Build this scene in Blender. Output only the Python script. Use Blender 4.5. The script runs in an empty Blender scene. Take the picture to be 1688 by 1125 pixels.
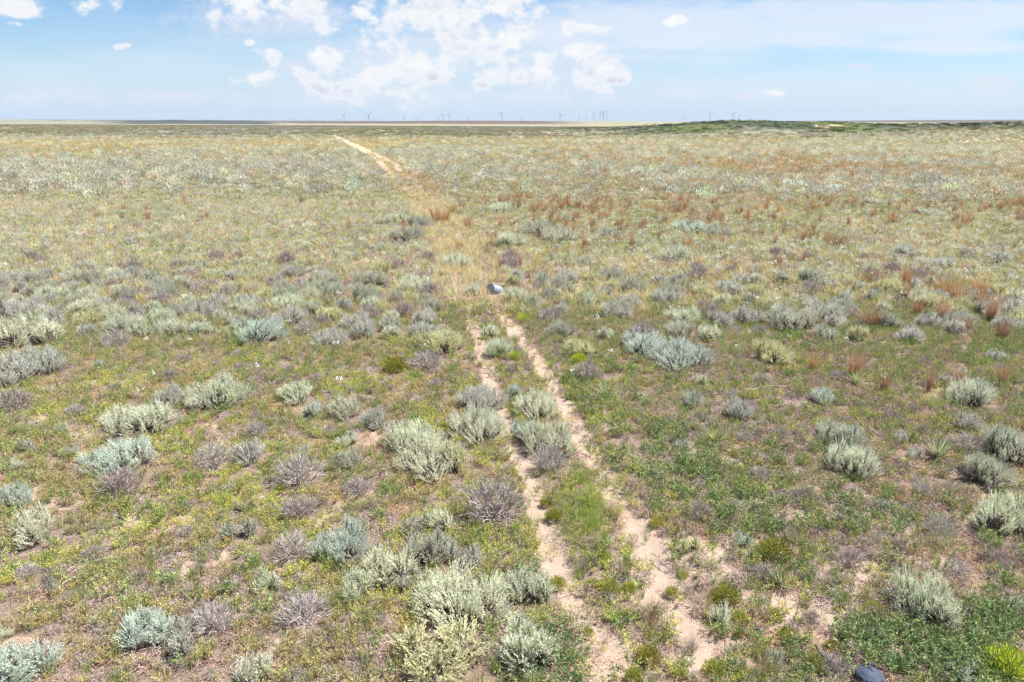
import bpy, math, random
import numpy as np
from mathutils import Vector

random.seed(11)
rng = np.random.default_rng(11)
S = bpy.context.scene
COL = S.collection
R = math.radians

# ------------------------------------------------------------------ camera
F, CX, CY, H = 1172.0, 844.0, 562.5, 7.5         # focal length and centre in photograph pixels, camera height in metres
PITCH = R(17.15)
ROLL = R(0.25)
cam = bpy.data.cameras.new('camera'); cam.lens = 36 * F / 1688; cam.sensor_width = 36
cam.clip_start = 0.1; cam.clip_end = 60000
cam_o = bpy.data.objects.new('camera', cam); COL.objects.link(cam_o)
cam_o.location = (0, 0, H)
cam_o.rotation_euler = (math.pi / 2 - PITCH, 0, 0)
from mathutils import Matrix
cam_o.rotation_euler = (Matrix.Rotation(math.pi / 2 - PITCH, 3, 'X') @ Matrix.Rotation(ROLL, 3, 'Z')).to_euler()
S.camera = cam_o
CM = np.array(cam_o.rotation_euler.to_matrix())


def ray(px, py):
    v = np.array([(px - CX) / F, -(py - CY) / F, -1.0])
    return CM @ v


def G(px, py):
    "photograph pixel -> point on the flat ground (x, y)"
    v = ray(px, py)
    t = H / max(-v[2], 1e-4)
    return float(v[0] * t), float(v[1] * t)


def PX(x, y, z=0.0):
    "ground point(s) -> photograph pixel"
    d = np.stack([np.asarray(x, float), np.asarray(y, float), np.asarray(z, float) - H + 0 * np.asarray(x, float)], -1) @ CM
    w = np.maximum(-d[..., 2], 1e-6)
    return d[..., 0] / w * F + CX, -d[..., 1] / w * F + CY


def SC(px, py):
    "photograph pixels per metre at that ground pixel"
    x, y = G(px, py)
    d = np.array([x, y, -H]) @ CM
    return F / -d[2]


# ------------------------------------------------------------------ noise
def hsh(ix, iy, s):
    h = (ix.astype(np.int64) * 374761393 + iy.astype(np.int64) * 668265263 + s * 974711) & 0xffffffff
    h = ((h ^ (h >> 13)) * 1274126177) & 0xffffffff
    h = (h ^ (h >> 16)) & 0xffffffff
    return h / 4294967295.0


def vn(x, y, s=0):
    ix = np.floor(x); iy = np.floor(y); fx = x - ix; fy = y - iy
    fx = fx * fx * (3 - 2 * fx); fy = fy * fy * (3 - 2 * fy)
    a = hsh(ix, iy, s); b = hsh(ix + 1, iy, s); c = hsh(ix, iy + 1, s); d = hsh(ix + 1, iy + 1, s)
    return (a * (1 - fx) + b * fx) * (1 - fy) + (c * (1 - fx) + d * fx) * fy


def fbm(x, y, s=0, o=4):
    r = 0; a = .5; t = 0
    for k in range(o):
        r = r + a * vn(x * 2 ** k + 17.3 * k, y * 2 ** k - 9.1 * k, s + k); t += a; a *= .55
    return r / t


def ss(a, b, x):
    t = np.clip((x - a) / (b - a), 0, 1)
    return t * t * (3 - 2 * t)


# ------------------------------------------------------------------ the two ruts (polylines on the ground)
LR = [G(*p) for p in [(1030, 1150), (985, 1060), (940, 985), (905, 890), (868, 770), (832, 690), (803, 600), (778, 520), (752, 460), (733, 400), (712, 365), (668, 310), (632, 272), (598, 250), (572, 236), (546, 224)]]
RR = [G(*p) for p in [(1210, 1150), (1150, 1055), (1100, 975), (1040, 865), (1000, 795), (957, 720), (922, 655), (882, 585), (846, 540), (812, 490), (786, 440), (765, 400), (745, 365), (694, 310), (652, 272), (610, 250), (578, 236), (550, 224)]]


def pdist(x, y, L):
    d = np.full(np.shape(x), 1e9)
    for (ax, ay), (bx, by) in zip(L[:-1], L[1:]):
        ex, ey = bx - ax, by - ay
        t = np.clip(((x - ax) * ex + (y - ay) * ey) / (ex * ex + ey * ey), 0, 1)
        d = np.minimum(d, np.hypot(x - ax - t * ex, y - ay - t * ey))
    return d


def trackx(y):
    L = np.array([((a[0] + b[0]) / 2, (a[1] + b[1]) / 2) for a, b in zip(LR[:15], RR[:15])])
    L = L[np.argsort(L[:, 1])]
    return np.interp(y, L[:, 1], L[:, 0])


def trackdist(x, y):
    wob = .25 * (vn(x * 1.1, y * 1.1, 77) - .5)
    return np.minimum(pdist(x, y, LR), pdist(x, y, RR)) + wob


# bare patches seen in the photograph (px, py, half width px, half height px)
BARE = [(1150, 915, 90, 40), (1080, 940, 60, 50), (1000, 1090, 90, 45), (1180, 1060, 60, 40), (1330, 1010, 80, 45), (1400, 1045, 70, 25), (1230, 905, 45, 22),
        (1540, 925, 45, 25), (1420, 945, 70, 25), (1150, 1100, 60, 25), (1250, 1000, 60, 30), (1090, 1000, 70, 40), (1350, 855, 50, 18), (1450, 860, 50, 25), (1060, 880, 40, 30),
        (140, 715, 50, 18), (330, 705, 40, 10), (110, 830, 40, 12), (370, 908, 25, 10), (190, 630, 60, 10), (330, 880, 25, 10), (560, 820, 50, 12), (610, 725, 25, 12),
        (650, 1030, 25, 25), (300, 600, 60, 8), (80, 690, 25, 15), (1500, 760, 30, 12), (1430, 710, 20, 6), (1540, 655, 30, 8), (945, 480, 35, 12), (70, 480, 40, 6),
        (350, 925, 20, 10), (1590, 1000, 60, 20), (1640, 830, 30, 20), (1220, 830, 60, 12), (30, 1060, 40, 15), (530, 700, 40, 8)]
BAREG = []
for px, py, a, b in BARE:
    x, y = G(px, py); x2, y2 = G(px + a, py); x3, y3 = G(px, py - b)
    BAREG.append((x, y, abs(x2 - x), abs(y3 - y)))


def bare_mask(x, y):
    "0 covered .. 1 open sand"
    td = trackdist(x, y)
    w = .12 + .0040 * y
    m = 1 - ss(w * .75, w * 1.9, td)
    m = m * (1 - .62 * ss(24, 34, y) * (1 - ss(90, 150, y))) * (1 - .35 * ss(60, 200, y))
    for bx, by, a, b in BAREG:
        r = np.hypot((x - bx) / a, (y - by) / b) + .9 * (fbm(x * 2.2, y * 2.2, 31, 3) - .5)
        m = np.maximum(m, (1 - ss(.5, 1.15, r)) * (.72 if bx < 0 else .9))
    n = fbm(x * .9, y * .9, 41, 4)
    m = np.maximum(m, ss(.66, .74, n) * .7 * (1 - .5 * ss(18, 26, y)) * (1 - ss(30, 45, y)))
    return m


# ------------------------------------------------------------------ far relief
def height(x, y):
    d = np.hypot(x, y); u = x / np.maximum(y, 1)
    h = .10 * (fbm(x * .35, y * .35, 3, 3) - .5) * (1 - ss(60, 200, d) * .0)
    h = h + .5 * (fbm(x * .05, y * .05, 5, 3) - .5) * ss(25, 80, d)
    h = h + 1.3 * (fbm(x * .012, y * .012, 7, 3) - .5) * ss(120, 300, d)
    # green dune belt, right of the track
    crest = fbm(x * .011 + 3, y * .011, 9, 3)
    belt = ss(.02, .28, u) * (1 - ss(1.6, 2.4, u)) * ss(330, 470, d) * (1 - ss(640, 850, d))
    h = h + belt * (5.5 + 9.0 * (crest - .35))
    # low ridge in the middle distance and small dunes on the left
    h = h + 11 * np.exp(-((d - 3600) / 900) ** 2) * ss(-.36, -.05, u) * (1 - ss(.5, .9, u))
    h = h + ss(-1.5, -.8, u) * (1 - ss(-.36, -.28, u)) * np.exp(-((d - 2300) / 420) ** 2) * 17 * np.maximum(fbm(x * .0045, y * .0045, 13, 4) - .18, 0)
    # far plateau, right
    h = h + ss(.0, .7, u) * ss(4200, 7000, d) * 34 + ss(5000, 9000, d) * 7
    return h * ss(2, 14, d)


# ------------------------------------------------------------------ materials
def new_mat(name):
    m = bpy.data.materials.new(name); m.use_nodes = True
    n = m.node_tree.nodes; n.clear()
    return m, n, m.node_tree.links


def leaf_mat(name, inst, col2=None, k2=0.0, trans=.3, var=.5):
    "diffuse + translucent; hue from the instance tint or the object colour, times a per-leaf variation"
    m, n, l = new_mat(name)
    out = n.new('ShaderNodeOutputMaterial')
    if inst:
        a = n.new('ShaderNodeAttribute'); a.attribute_type = 'INSTANCER'; a.attribute_name = 'tint'; src = a.outputs['Color']
    else:
        a = n.new('ShaderNodeObjectInfo'); src = a.outputs['Color']
    r = n.new('ShaderNodeAttribute'); r.attribute_name = 'rnd'
    mr = n.new('ShaderNodeMapRange'); mr.inputs['To Min'].default_value = 1 - var; mr.inputs['To Max'].default_value = 1 + var
    l.new(r.outputs['Fac'], mr.inputs['Value'])
    if col2 is not None:
        mx = n.new('ShaderNodeMix'); mx.data_type = 'RGBA'
        th = n.new('ShaderNodeMapRange'); th.inputs['From Min'].default_value = 1 - k2; th.inputs['From Max'].default_value = min(1.0, 1 - k2 + .15)
        l.new(r.outputs['Fac'], th.inputs['Value']); l.new(th.outputs['Result'], mx.inputs['Factor'])
        l.new(src, mx.inputs['A']); mx.inputs['B'].default_value = (*col2, 1); src = mx.outputs['Result']
    vm = n.new('ShaderNodeVectorMath'); vm.operation = 'SCALE'
    l.new(src, vm.inputs[0]); l.new(mr.outputs['Result'], vm.inputs['Scale'])
    d = n.new('ShaderNodeBsdfDiffuse'); t = n.new('ShaderNodeBsdfTranslucent'); ms = n.new('ShaderNodeMixShader')
    ms.inputs['Fac'].default_value = trans
    l.new(vm.outputs[0], d.inputs['Color']); l.new(vm.outputs[0], t.inputs['Color'])
    l.new(d.outputs[0], ms.inputs[1]); l.new(t.outputs[0], ms.inputs[2]); l.new(ms.outputs[0], out.inputs['Surface'])
    return m


def flat_mat(name, col, rough=.8, metal=0.0, var=.3, scale=8.0, bump=0.0):
    m, n, l = new_mat(name)
    out = n.new('ShaderNodeOutputMaterial'); p = n.new('ShaderNodeBsdfPrincipled')
    tc = n.new('ShaderNodeTexCoord'); no = n.new('ShaderNodeTexNoise'); no.inputs['Scale'].default_value = scale; no.inputs['Detail'].default_value = 5
    l.new(tc.outputs['Object'], no.inputs['Vector'])
    cr = n.new('ShaderNodeValToRGB')
    cr.color_ramp.elements[0].position = .3; cr.color_ramp.elements[1].position = .7
    cr.color_ramp.elements[0].color = (*[c * (1 - var) for c in col], 1); cr.color_ramp.elements[1].color = (*[min(1, c * (1 + var)) for c in col], 1)
    l.new(no.outputs['Fac'], cr.inputs['Fac']); l.new(cr.outputs['Color'], p.inputs['Base Color'])
    p.inputs['Roughness'].default_value = rough; p.inputs['Metallic'].default_value = metal
    if bump:
        b = n.new('ShaderNodeBump'); b.inputs['Strength'].default_value = bump; b.inputs['Distance'].default_value = .02
        l.new(no.outputs['Fac'], b.inputs['Height']); l.new(b.outputs['Normal'], p.inputs['Normal'])
    l.new(p.outputs[0], out.inputs['Surface'])
    return m


M_wood = flat_mat('shrub_wood', (.24, .18, .16), .9, var=.45, scale=14)
M_twig = flat_mat('grey_twig', (.36, .31, .30), .9, var=.45, scale=9)
SAGE = dict(col2=(.27, .23, .19), k2=.05, trans=.38, var=.36)
M_sage_o = leaf_mat('sage_leaf', False, **SAGE)
M_sage_i = leaf_mat('sage_leaf_scattered', True, **SAGE)
M_leaf_o = leaf_mat('leaf', False)
M_leaf_i = leaf_mat('leaf_scattered', True, col2=(.24, .13, .07), k2=.07)
M_dry_o = leaf_mat('dry_twigs', False, trans=.05, var=.5)
M_dry_i = leaf_mat('dry_twigs_scattered', True, trans=.05, var=.55)


# ------------------------------------------------------------------ mesh buffers
class Buf:
    def __init__(s): s.v = []; s.r = []; s.n = 0; s.f = []

    def quads(s, Q, rnd=None):                   # Q (n,4,3)
        n = len(Q)
        if n == 0: return
        s.v.append(Q.reshape(-1, 3)); s.r.append(np.repeat(rng.random(n) if rnd is None else rnd, 4))
        s.f.append((np.arange(n * 4) + s.n).reshape(n, 4)); s.n += n * 4

    def leaves(s, c, ax, L, W, rnd=None, bw=.45):
        n = len(c)
        side = np.cross(ax, rng.normal(size=(n, 3))); side /= np.linalg.norm(side, axis=1, keepdims=True) + 1e-9
        L = np.broadcast_to(np.asarray(L, float).reshape(-1, 1), (n, 1)); W = np.broadcast_to(np.asarray(W, float).reshape(-1, 1), (n, 1))
        m = c + ax * L * bw
        s.quads(np.stack([c, m + side * W / 2, c + ax * L, m - side * W / 2], 1), rnd)

    def strips(s, P, W, rnd=None, side=None):    # P (n,k,3), W (k,) half widths or (n,k)
        n, k, _ = P.shape
        if side is None:
            ax = P[:, -1] - P[:, 0]
            side = np.cross(ax, rng.normal(size=(n, 3))); side /= np.linalg.norm(side, axis=1, keepdims=True) + 1e-9
        W = np.broadcast_to(np.asarray(W, float), (n, k))[:, :, None]
        A = P + side[:, None] * W; B = P - side[:, None] * W
        r = rng.random(n) if rnd is None else rnd
        for i in range(k - 1):
            s.quads(np.stack([A[:, i], A[:, i + 1], B[:, i + 1], B[:, i]], 1), r)

    def mesh(s, name, mat):
        v = np.concatenate(s.v).astype(np.float32); f = np.concatenate(s.f).astype(np.int32)
        me = bpy.data.meshes.new(name)
        me.vertices.add(len(v)); me.vertices.foreach_set('co', v.ravel())
        me.loops.add(f.size); me.loops.foreach_set('vertex_index', f.ravel())
        me.polygons.add(len(f)); me.polygons.foreach_set('loop_start', np.arange(0, f.size, 4, dtype=np.int32))
        me.update(calc_edges=True)
        a = me.attributes.new('rnd', 'FLOAT', 'POINT'); a.data.foreach_set('value', np.concatenate(s.r).astype(np.float32))
        me.materials.append(mat)
        return me


def unit(v): return v / (np.linalg.norm(v, axis=-1, keepdims=True) + 1e-9)


def sage(w, h, nlobe, nspr, nleaf, leafL=.046, leafW=.0145, wispy=0.0, droop=0.0):
    "w wide, h tall: lobes of feathery upright plumes on a woody base -> (foliage Buf, wood Buf)"
    fo, wd = Buf(), Buf()
    lobes = []
    for i in range(nlobe):
        a = 2 * math.pi * (i / nlobe) + rng.uniform(-.5, .5)
        rr = 0 if nlobe == 1 else rng.uniform(.35, .62) * w / 2 * (0 if i == 0 and nlobe > 3 else 1)
        lr = w / 2 * rng.uniform(.42, .62) if nlobe > 1 else w / 2
        lobes.append((rr * math.cos(a), rr * math.sin(a) * .85, lr, h * rng.uniform(.72, 1.0)))
    area = sum(l[2] ** 2 for l in lobes)
    for li, (cx, cy, lr, lh) in enumerate(lobes):
        n = int(nspr * lr ** 2 / area)
        nc = max(3, n // 7)
        ct = rng.uniform(.16, 1, nc) ** .85; ph = rng.uniform(0, 2 * np.pi, nc); jc = rng.uniform(.84, 1.07, nc); cr_ = rng.normal(size=nc)
        q = rng.integers(0, nc, n); sig = .050 / max(lr, .15)
        ct = np.clip(ct[q] + rng.normal(size=n) * sig, .1, 1); ph = ph[q] + rng.normal(size=n) * sig * 1.4; jc = jc[q]; cr_ = cr_[q]; st = np.sqrt(1 - ct ** 2)
        rad = jc * rng.uniform(.93, 1.04, n) * (1 + .14 * np.sin(ph * 3 + li) * st)
        out = np.stack([st * np.cos(ph), st * np.sin(ph), ct], 1)
        tip = np.stack([cx + lr * rad * out[:, 0], cy + lr * rad * out[:, 1], lh * (.12 + .88 * ct) * rad], 1)
        keep = np.ones(n, bool)
        for lj, (ox, oy, orr, oh) in enumerate(lobes):
            if lj != li:
                q = np.sqrt(((tip[:, 0] - ox) / orr) ** 2 + ((tip[:, 1] - oy) / orr) ** 2 + (tip[:, 2] / oh) ** 2)
                keep &= q > .72
        tip = tip[keep]; out = out[keep]; cr_ = cr_[keep]; n = len(tip)
        L = rng.uniform(.15, .29, n) * (.78 + .22 * w)
        lean = unit(rng.normal(size=(1, 3)) * [1, 1, 0]) * .18
        dr = unit(out * [.75, .75, .4] + [0, 0, .75] + rng.normal(size=(n, 3)) * (.10 + wispy) + lean)
        st_ = tip - dr * L[:, None]
        st_[:, 2] = np.maximum(st_[:, 2], .03)
        srnd = np.clip(.52 + .14 * rng.normal(size=n) + .16 * cr_, 0, 1)
        t = np.tile(np.linspace(.05, 1, nleaf), (n, 1)) + rng.uniform(-.03, .03, (n, nleaf))
        bend = unit(out * [1, 1, 0]) * rng.uniform(-.1, .35 + droop, (n, 1)) - np.array([0, 0, 1.]) * droop
        pos = st_[:, None] + dr[:, None] * (L[:, None] * t)[:, :, None] + bend[:, None] * (L[:, None] * t ** 2 * .35)[:, :, None]
        tang = unit(dr[:, None] + bend[:, None] * (t * .7)[:, :, None])
        ax = unit(tang + rng.normal(size=pos.shape) * .33)
        taper = (1.15 - .5 * t)
        fo.leaves(pos.reshape(-1, 3), ax.reshape(-1, 3), (leafL * taper * rng.uniform(.7, 1.2, t.shape)).ravel(), (leafW * taper).ravel(),
                  np.clip(np.repeat(srnd, nleaf) + rng.uniform(-.12, .12, n * nleaf), 0, 1))
        # stems to the plumes
        k = max(4, n // 2); ii = rng.permutation(n)[:k]
        root = np.stack([cx * .35 + rng.normal(size=k) * .05, cy * .35 + rng.normal(size=k) * .05, np.zeros(k)], 1)
        e = st_[ii] + dr[ii] * .08
        mid = (root + e) / 2 + np.array([cx, cy, 0]) * .18 + rng.normal(size=(k, 3)) * .025
        wd.strips(np.stack([root, mid, e], 1), np.array([.007, .005, .003]) * (.7 + .4 * w))
        # bare lower twigs round the skirt
        k = max(12, n // 2)
        ph = rng.uniform(0, 2 * np.pi, k); rr = lr * rng.uniform(.5, .97, k); zz = lh * rng.uniform(.03, .45, k)
        e = np.stack([cx + rr * np.cos(ph), cy + rr * np.sin(ph), zz], 1)
        root = np.stack([cx * .5 + rng.normal(size=k) * .05, cy * .5 + rng.normal(size=k) * .05, np.zeros(k)], 1)
        mid = (root + e) / 2 + rng.normal(size=(k, 3)) * .03 - [0, 0, .02]; mid[:, 2] = np.maximum(mid[:, 2], .01)
        wd.strips(np.stack([root, mid, e], 1), np.array([.005, .004, .002]) * (.7 + .4 * w))
    return fo, wd


def dry_shrub(w, h, n=90, sub=6, hw=.004):
    "bare twigs fanning up from one root -> Buf of twigs, Buf of sparse grey leaf sprigs"
    b, fo = Buf(), Buf()
    ct = rng.uniform(.12, 1, n) ** .7; st = np.sqrt(1 - ct ** 2); ph = rng.uniform(0, 2 * np.pi, n)
    out = np.stack([st * np.cos(ph), st * np.sin(ph), ct], 1)
    e = out * [w / 2 * .62, w / 2 * .62, h * .6] * rng.uniform(.7, 1.1, (n, 1))
    root = rng.normal(size=(n, 3)) * [.04, .04, 0]
    mid = (root + e) / 2 + rng.normal(size=(n, 3)) * .03
    b.strips(np.stack([root, mid, e], 1), [hw * 1.5, hw * 1.2, hw * .8])
    E = np.repeat(e, sub, 0); O = np.repeat(out, sub, 0); m = len(E)
    o2 = unit(O * [.9, .9, .6] + [0, 0, .5] + rng.normal(size=(m, 3)) * .45)
    T = E + o2 * rng.uniform(.3, .75, (m, 1)) * np.array([w / 2, w / 2, h]) * .6
    b.strips(np.stack([E, (E + T) / 2 + rng.normal(size=(m, 3)) * .012, T], 1), [hw, hw * .7, hw * .35])
    k = rng.permutation(m)[:m // 5]
    for t in (.0, .5, 1.):
        fo.leaves(T[k] - o2[k] * (.06 * (1 - t)) + rng.normal(size=(len(k), 3)) * .004, unit(o2[k] + rng.normal(size=(len(k), 3)) * .4), .03, .008)
    return b, fo


def grass(n, L, hw, spread=.05, lean=.35, k=4, zig=0.0):
    b = Buf()
    ph = rng.uniform(0, 2 * np.pi, n); rr = spread * np.sqrt(rng.random(n))
    root = np.stack([rr * np.cos(ph), rr * np.sin(ph), np.zeros(n)], 1)
    out = np.stack([np.cos(ph), np.sin(ph), np.zeros(n)], 1) + rng.normal(size=(n, 3)) * [.5, .5, 0]
    l = L * rng.uniform(.55, 1.1, n); ln = lean * rng.uniform(.1, 1.3, n)
    P = []
    for i in range(k):
        t = i / (k - 1)
        P.append(root + (out * (ln * t ** 1.7)[:, None] + np.array([0, 0, 1]) * (t * (1 - .25 * ln * t))[:, None]) * l[:, None] + rng.normal(size=(n, 3)) * zig * t)
    b.strips(np.stack(P, 1), np.linspace(1, .12, k) * hw)
    return b


def forb(ns, L, nl, lL, lW, tilt=.7, stem=True, up=.7, spread=.02):
    b = Buf()
    ph = rng.uniform(0, 2 * np.pi, ns)
    d = unit(np.stack([np.cos(ph) * tilt, np.sin(ph) * tilt, np.ones(ns)], 1) * rng.uniform(.5, 1.5, (ns, 3)) * [1, 1, .8])
    l = L * rng.uniform(.6, 1.15, ns)
    root = np.stack([np.cos(ph) * spread, np.sin(ph) * spread, np.zeros(ns)], 1) * rng.uniform(0, 1, (ns, 1))
    e = root + d * l[:, None] + [0, 0, .02]
    mid = (root + e) / 2 + d * [.04, .04, -.02]
    if stem: b.strips(np.stack([root, mid, e], 1), [.003, .0025, .0015], rnd=np.full(ns, .2))
    t = rng.uniform(.25, 1.02, (ns, nl))
    pos = root[:, None] + (e - root)[:, None] * t[:, :, None] + rng.normal(size=(ns, nl, 3)) * .006
    ax = unit(rng.normal(size=(ns, nl, 3)) * [1, 1, .5] + d[:, None] * up + [0, 0, .25])
    b.leaves(pos.reshape(-1, 3), ax.reshape(-1, 3), (lL * rng.uniform(.6, 1.2, ns * nl)), lW * rng.uniform(.7, 1.2, ns * nl))
    return b


def litter(n, L, hw, r, nb=30):
    b = Buf()
    c = rng.uniform(-1, 1, (n, 3)) * [r, r, 0] + [0, 0, .012]; c[:, 2] += rng.random(n) * .05
    a = rng.uniform(0, 2 * np.pi, n); l = L * rng.uniform(.3, 1, n)
    d = np.stack([np.cos(a), np.sin(a), rng.normal(size=n) * .22], 1)
    P = np.stack([c - d * l[:, None] / 2, c + rng.normal(size=(n, 3)) * .02, c + d * l[:, None] / 2], 1); P[:, :, 2] = np.maximum(P[:, :, 2], .006)
    b.strips(P, [hw, hw, hw * .4])
    c = rng.uniform(-1, 1, (nb, 3)) * [r, r, 0]; c[:, 2] = rng.random(nb) * .05 + .005
    b.leaves(c, unit(rng.normal(size=(nb, 3)) * [1, 1, .6]), .03, .014)
    return b


def sprout_dome(w, h, n, lL, lW, up=.8):
    "fine upright leaves filling a dome"
    b = Buf()
    ct = rng.uniform(.05, 1, n); st = np.sqrt(1 - ct ** 2); ph = rng.uniform(0, 2 * np.pi, n); q = rng.uniform(.3, 1, n)
    out = np.stack([st * np.cos(ph), st * np.sin(ph), ct], 1)
    c = out * q[:, None] * [w / 2, w / 2, h]
    b.leaves(c, unit(out + [0, 0, up] + rng.normal(size=(n, 3)) * .35), lL * rng.uniform(.6, 1.2, n), lW)
    return b


# ------------------------------------------------------------------ scatter machinery ("stuff": one object each)
def proto_col(name, bufs, mat):
    c = bpy.data.collections.new(name)
    for i, b in enumerate(bufs):
        me = b.mesh('%s_%02d' % (name, i), mat)
        c.objects.link(bpy.data.objects.new('%s_%02d' % (name, i), me))
    return c


def scatter(name, label, cat, P, protos, rz, scl, tint, tilt=None):
    n = len(P)
    me = bpy.data.meshes.new(name); me.vertices.add(n); me.vertices.foreach_set('co', np.asarray(P, np.float32).ravel())
    def att(nm, ty, d, v):
        a = me.attributes.new(nm, ty, 'POINT'); a.data.foreach_set(d, np.ascontiguousarray(v).ravel())
    rot = np.zeros((n, 3), np.float32); rot[:, 2] = rz
    if tilt is not None: rot[:, :2] = tilt
    att('rot', 'FLOAT_VECTOR', 'vector', rot)
    att('scl', 'FLOAT_VECTOR', 'vector', np.asarray(scl, np.float32))
    att('vid', 'INT', 'value', rng.integers(0, len(protos.objects), n).astype(np.int32))
    att('tint', 'FLOAT_COLOR', 'color', np.concatenate([np.clip(tint, 0, 1), np.ones((n, 1))], 1).astype(np.float32))
    o = bpy.data.objects.new(name, me); COL.objects.link(o)
    o['kind'] = 'stuff'; o['label'] = label; o['category'] = cat
    ng = bpy.data.node_groups.new(name, 'GeometryNodeTree')
    ng.interface.new_socket('Geometry', in_out='INPUT', socket_type='NodeSocketGeometry')
    ng.interface.new_socket('Geometry', in_out='OUTPUT', socket_type='NodeSocketGeometry')
    N, L = ng.nodes, ng.links
    gi, go = N.new('NodeGroupInput'), N.new('NodeGroupOutput')
    ip = N.new('GeometryNodeInstanceOnPoints'); ci = N.new('GeometryNodeCollectionInfo')
    ci.inputs['Collection'].default_value = protos; ci.inputs['Separate Children'].default_value = True; ci.inputs['Reset Children'].default_value = True
    ip.inputs['Pick Instance'].default_value = True
    def na(nm, ty):
        q = N.new('GeometryNodeInputNamedAttribute'); q.data_type = ty; q.inputs['Name'].default_value = nm
        return [s for s in q.outputs if s.enabled and s.name == 'Attribute'][0]
    mp = N.new('GeometryNodeMeshToPoints')
    L.new(gi.outputs[0], mp.inputs['Mesh']); L.new(mp.outputs['Points'], ip.inputs['Points'])
    L.new(ci.outputs[0], ip.inputs['Instance'])
    L.new(na('vid', 'INT'), ip.inputs['Instance Index']); L.new(na('rot', 'FLOAT_VECTOR'), ip.inputs['Rotation']); L.new(na('scl', 'FLOAT_VECTOR'), ip.inputs['Scale'])
    L.new(ip.outputs[0], go.inputs[0])
    md = o.modifiers.new('scatter', 'NODES'); md.node_group = ng
    return o


def on_ground(x, y, dz=0.0):
    return np.stack([x, y, height(x, y) + dz], 1)


def sample(d0, d1, dens, umax=.86):
    "random ground points of the visible wedge between two distances, dens per square metre"
    y1 = d1; n = int((d1 * d1 - d0 * d0) * umax * dens)
    y = np.sqrt(rng.uniform(d0 * d0, d1 * d1, n)); x = y * rng.uniform(-umax, umax, n)
    return x, y


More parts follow.
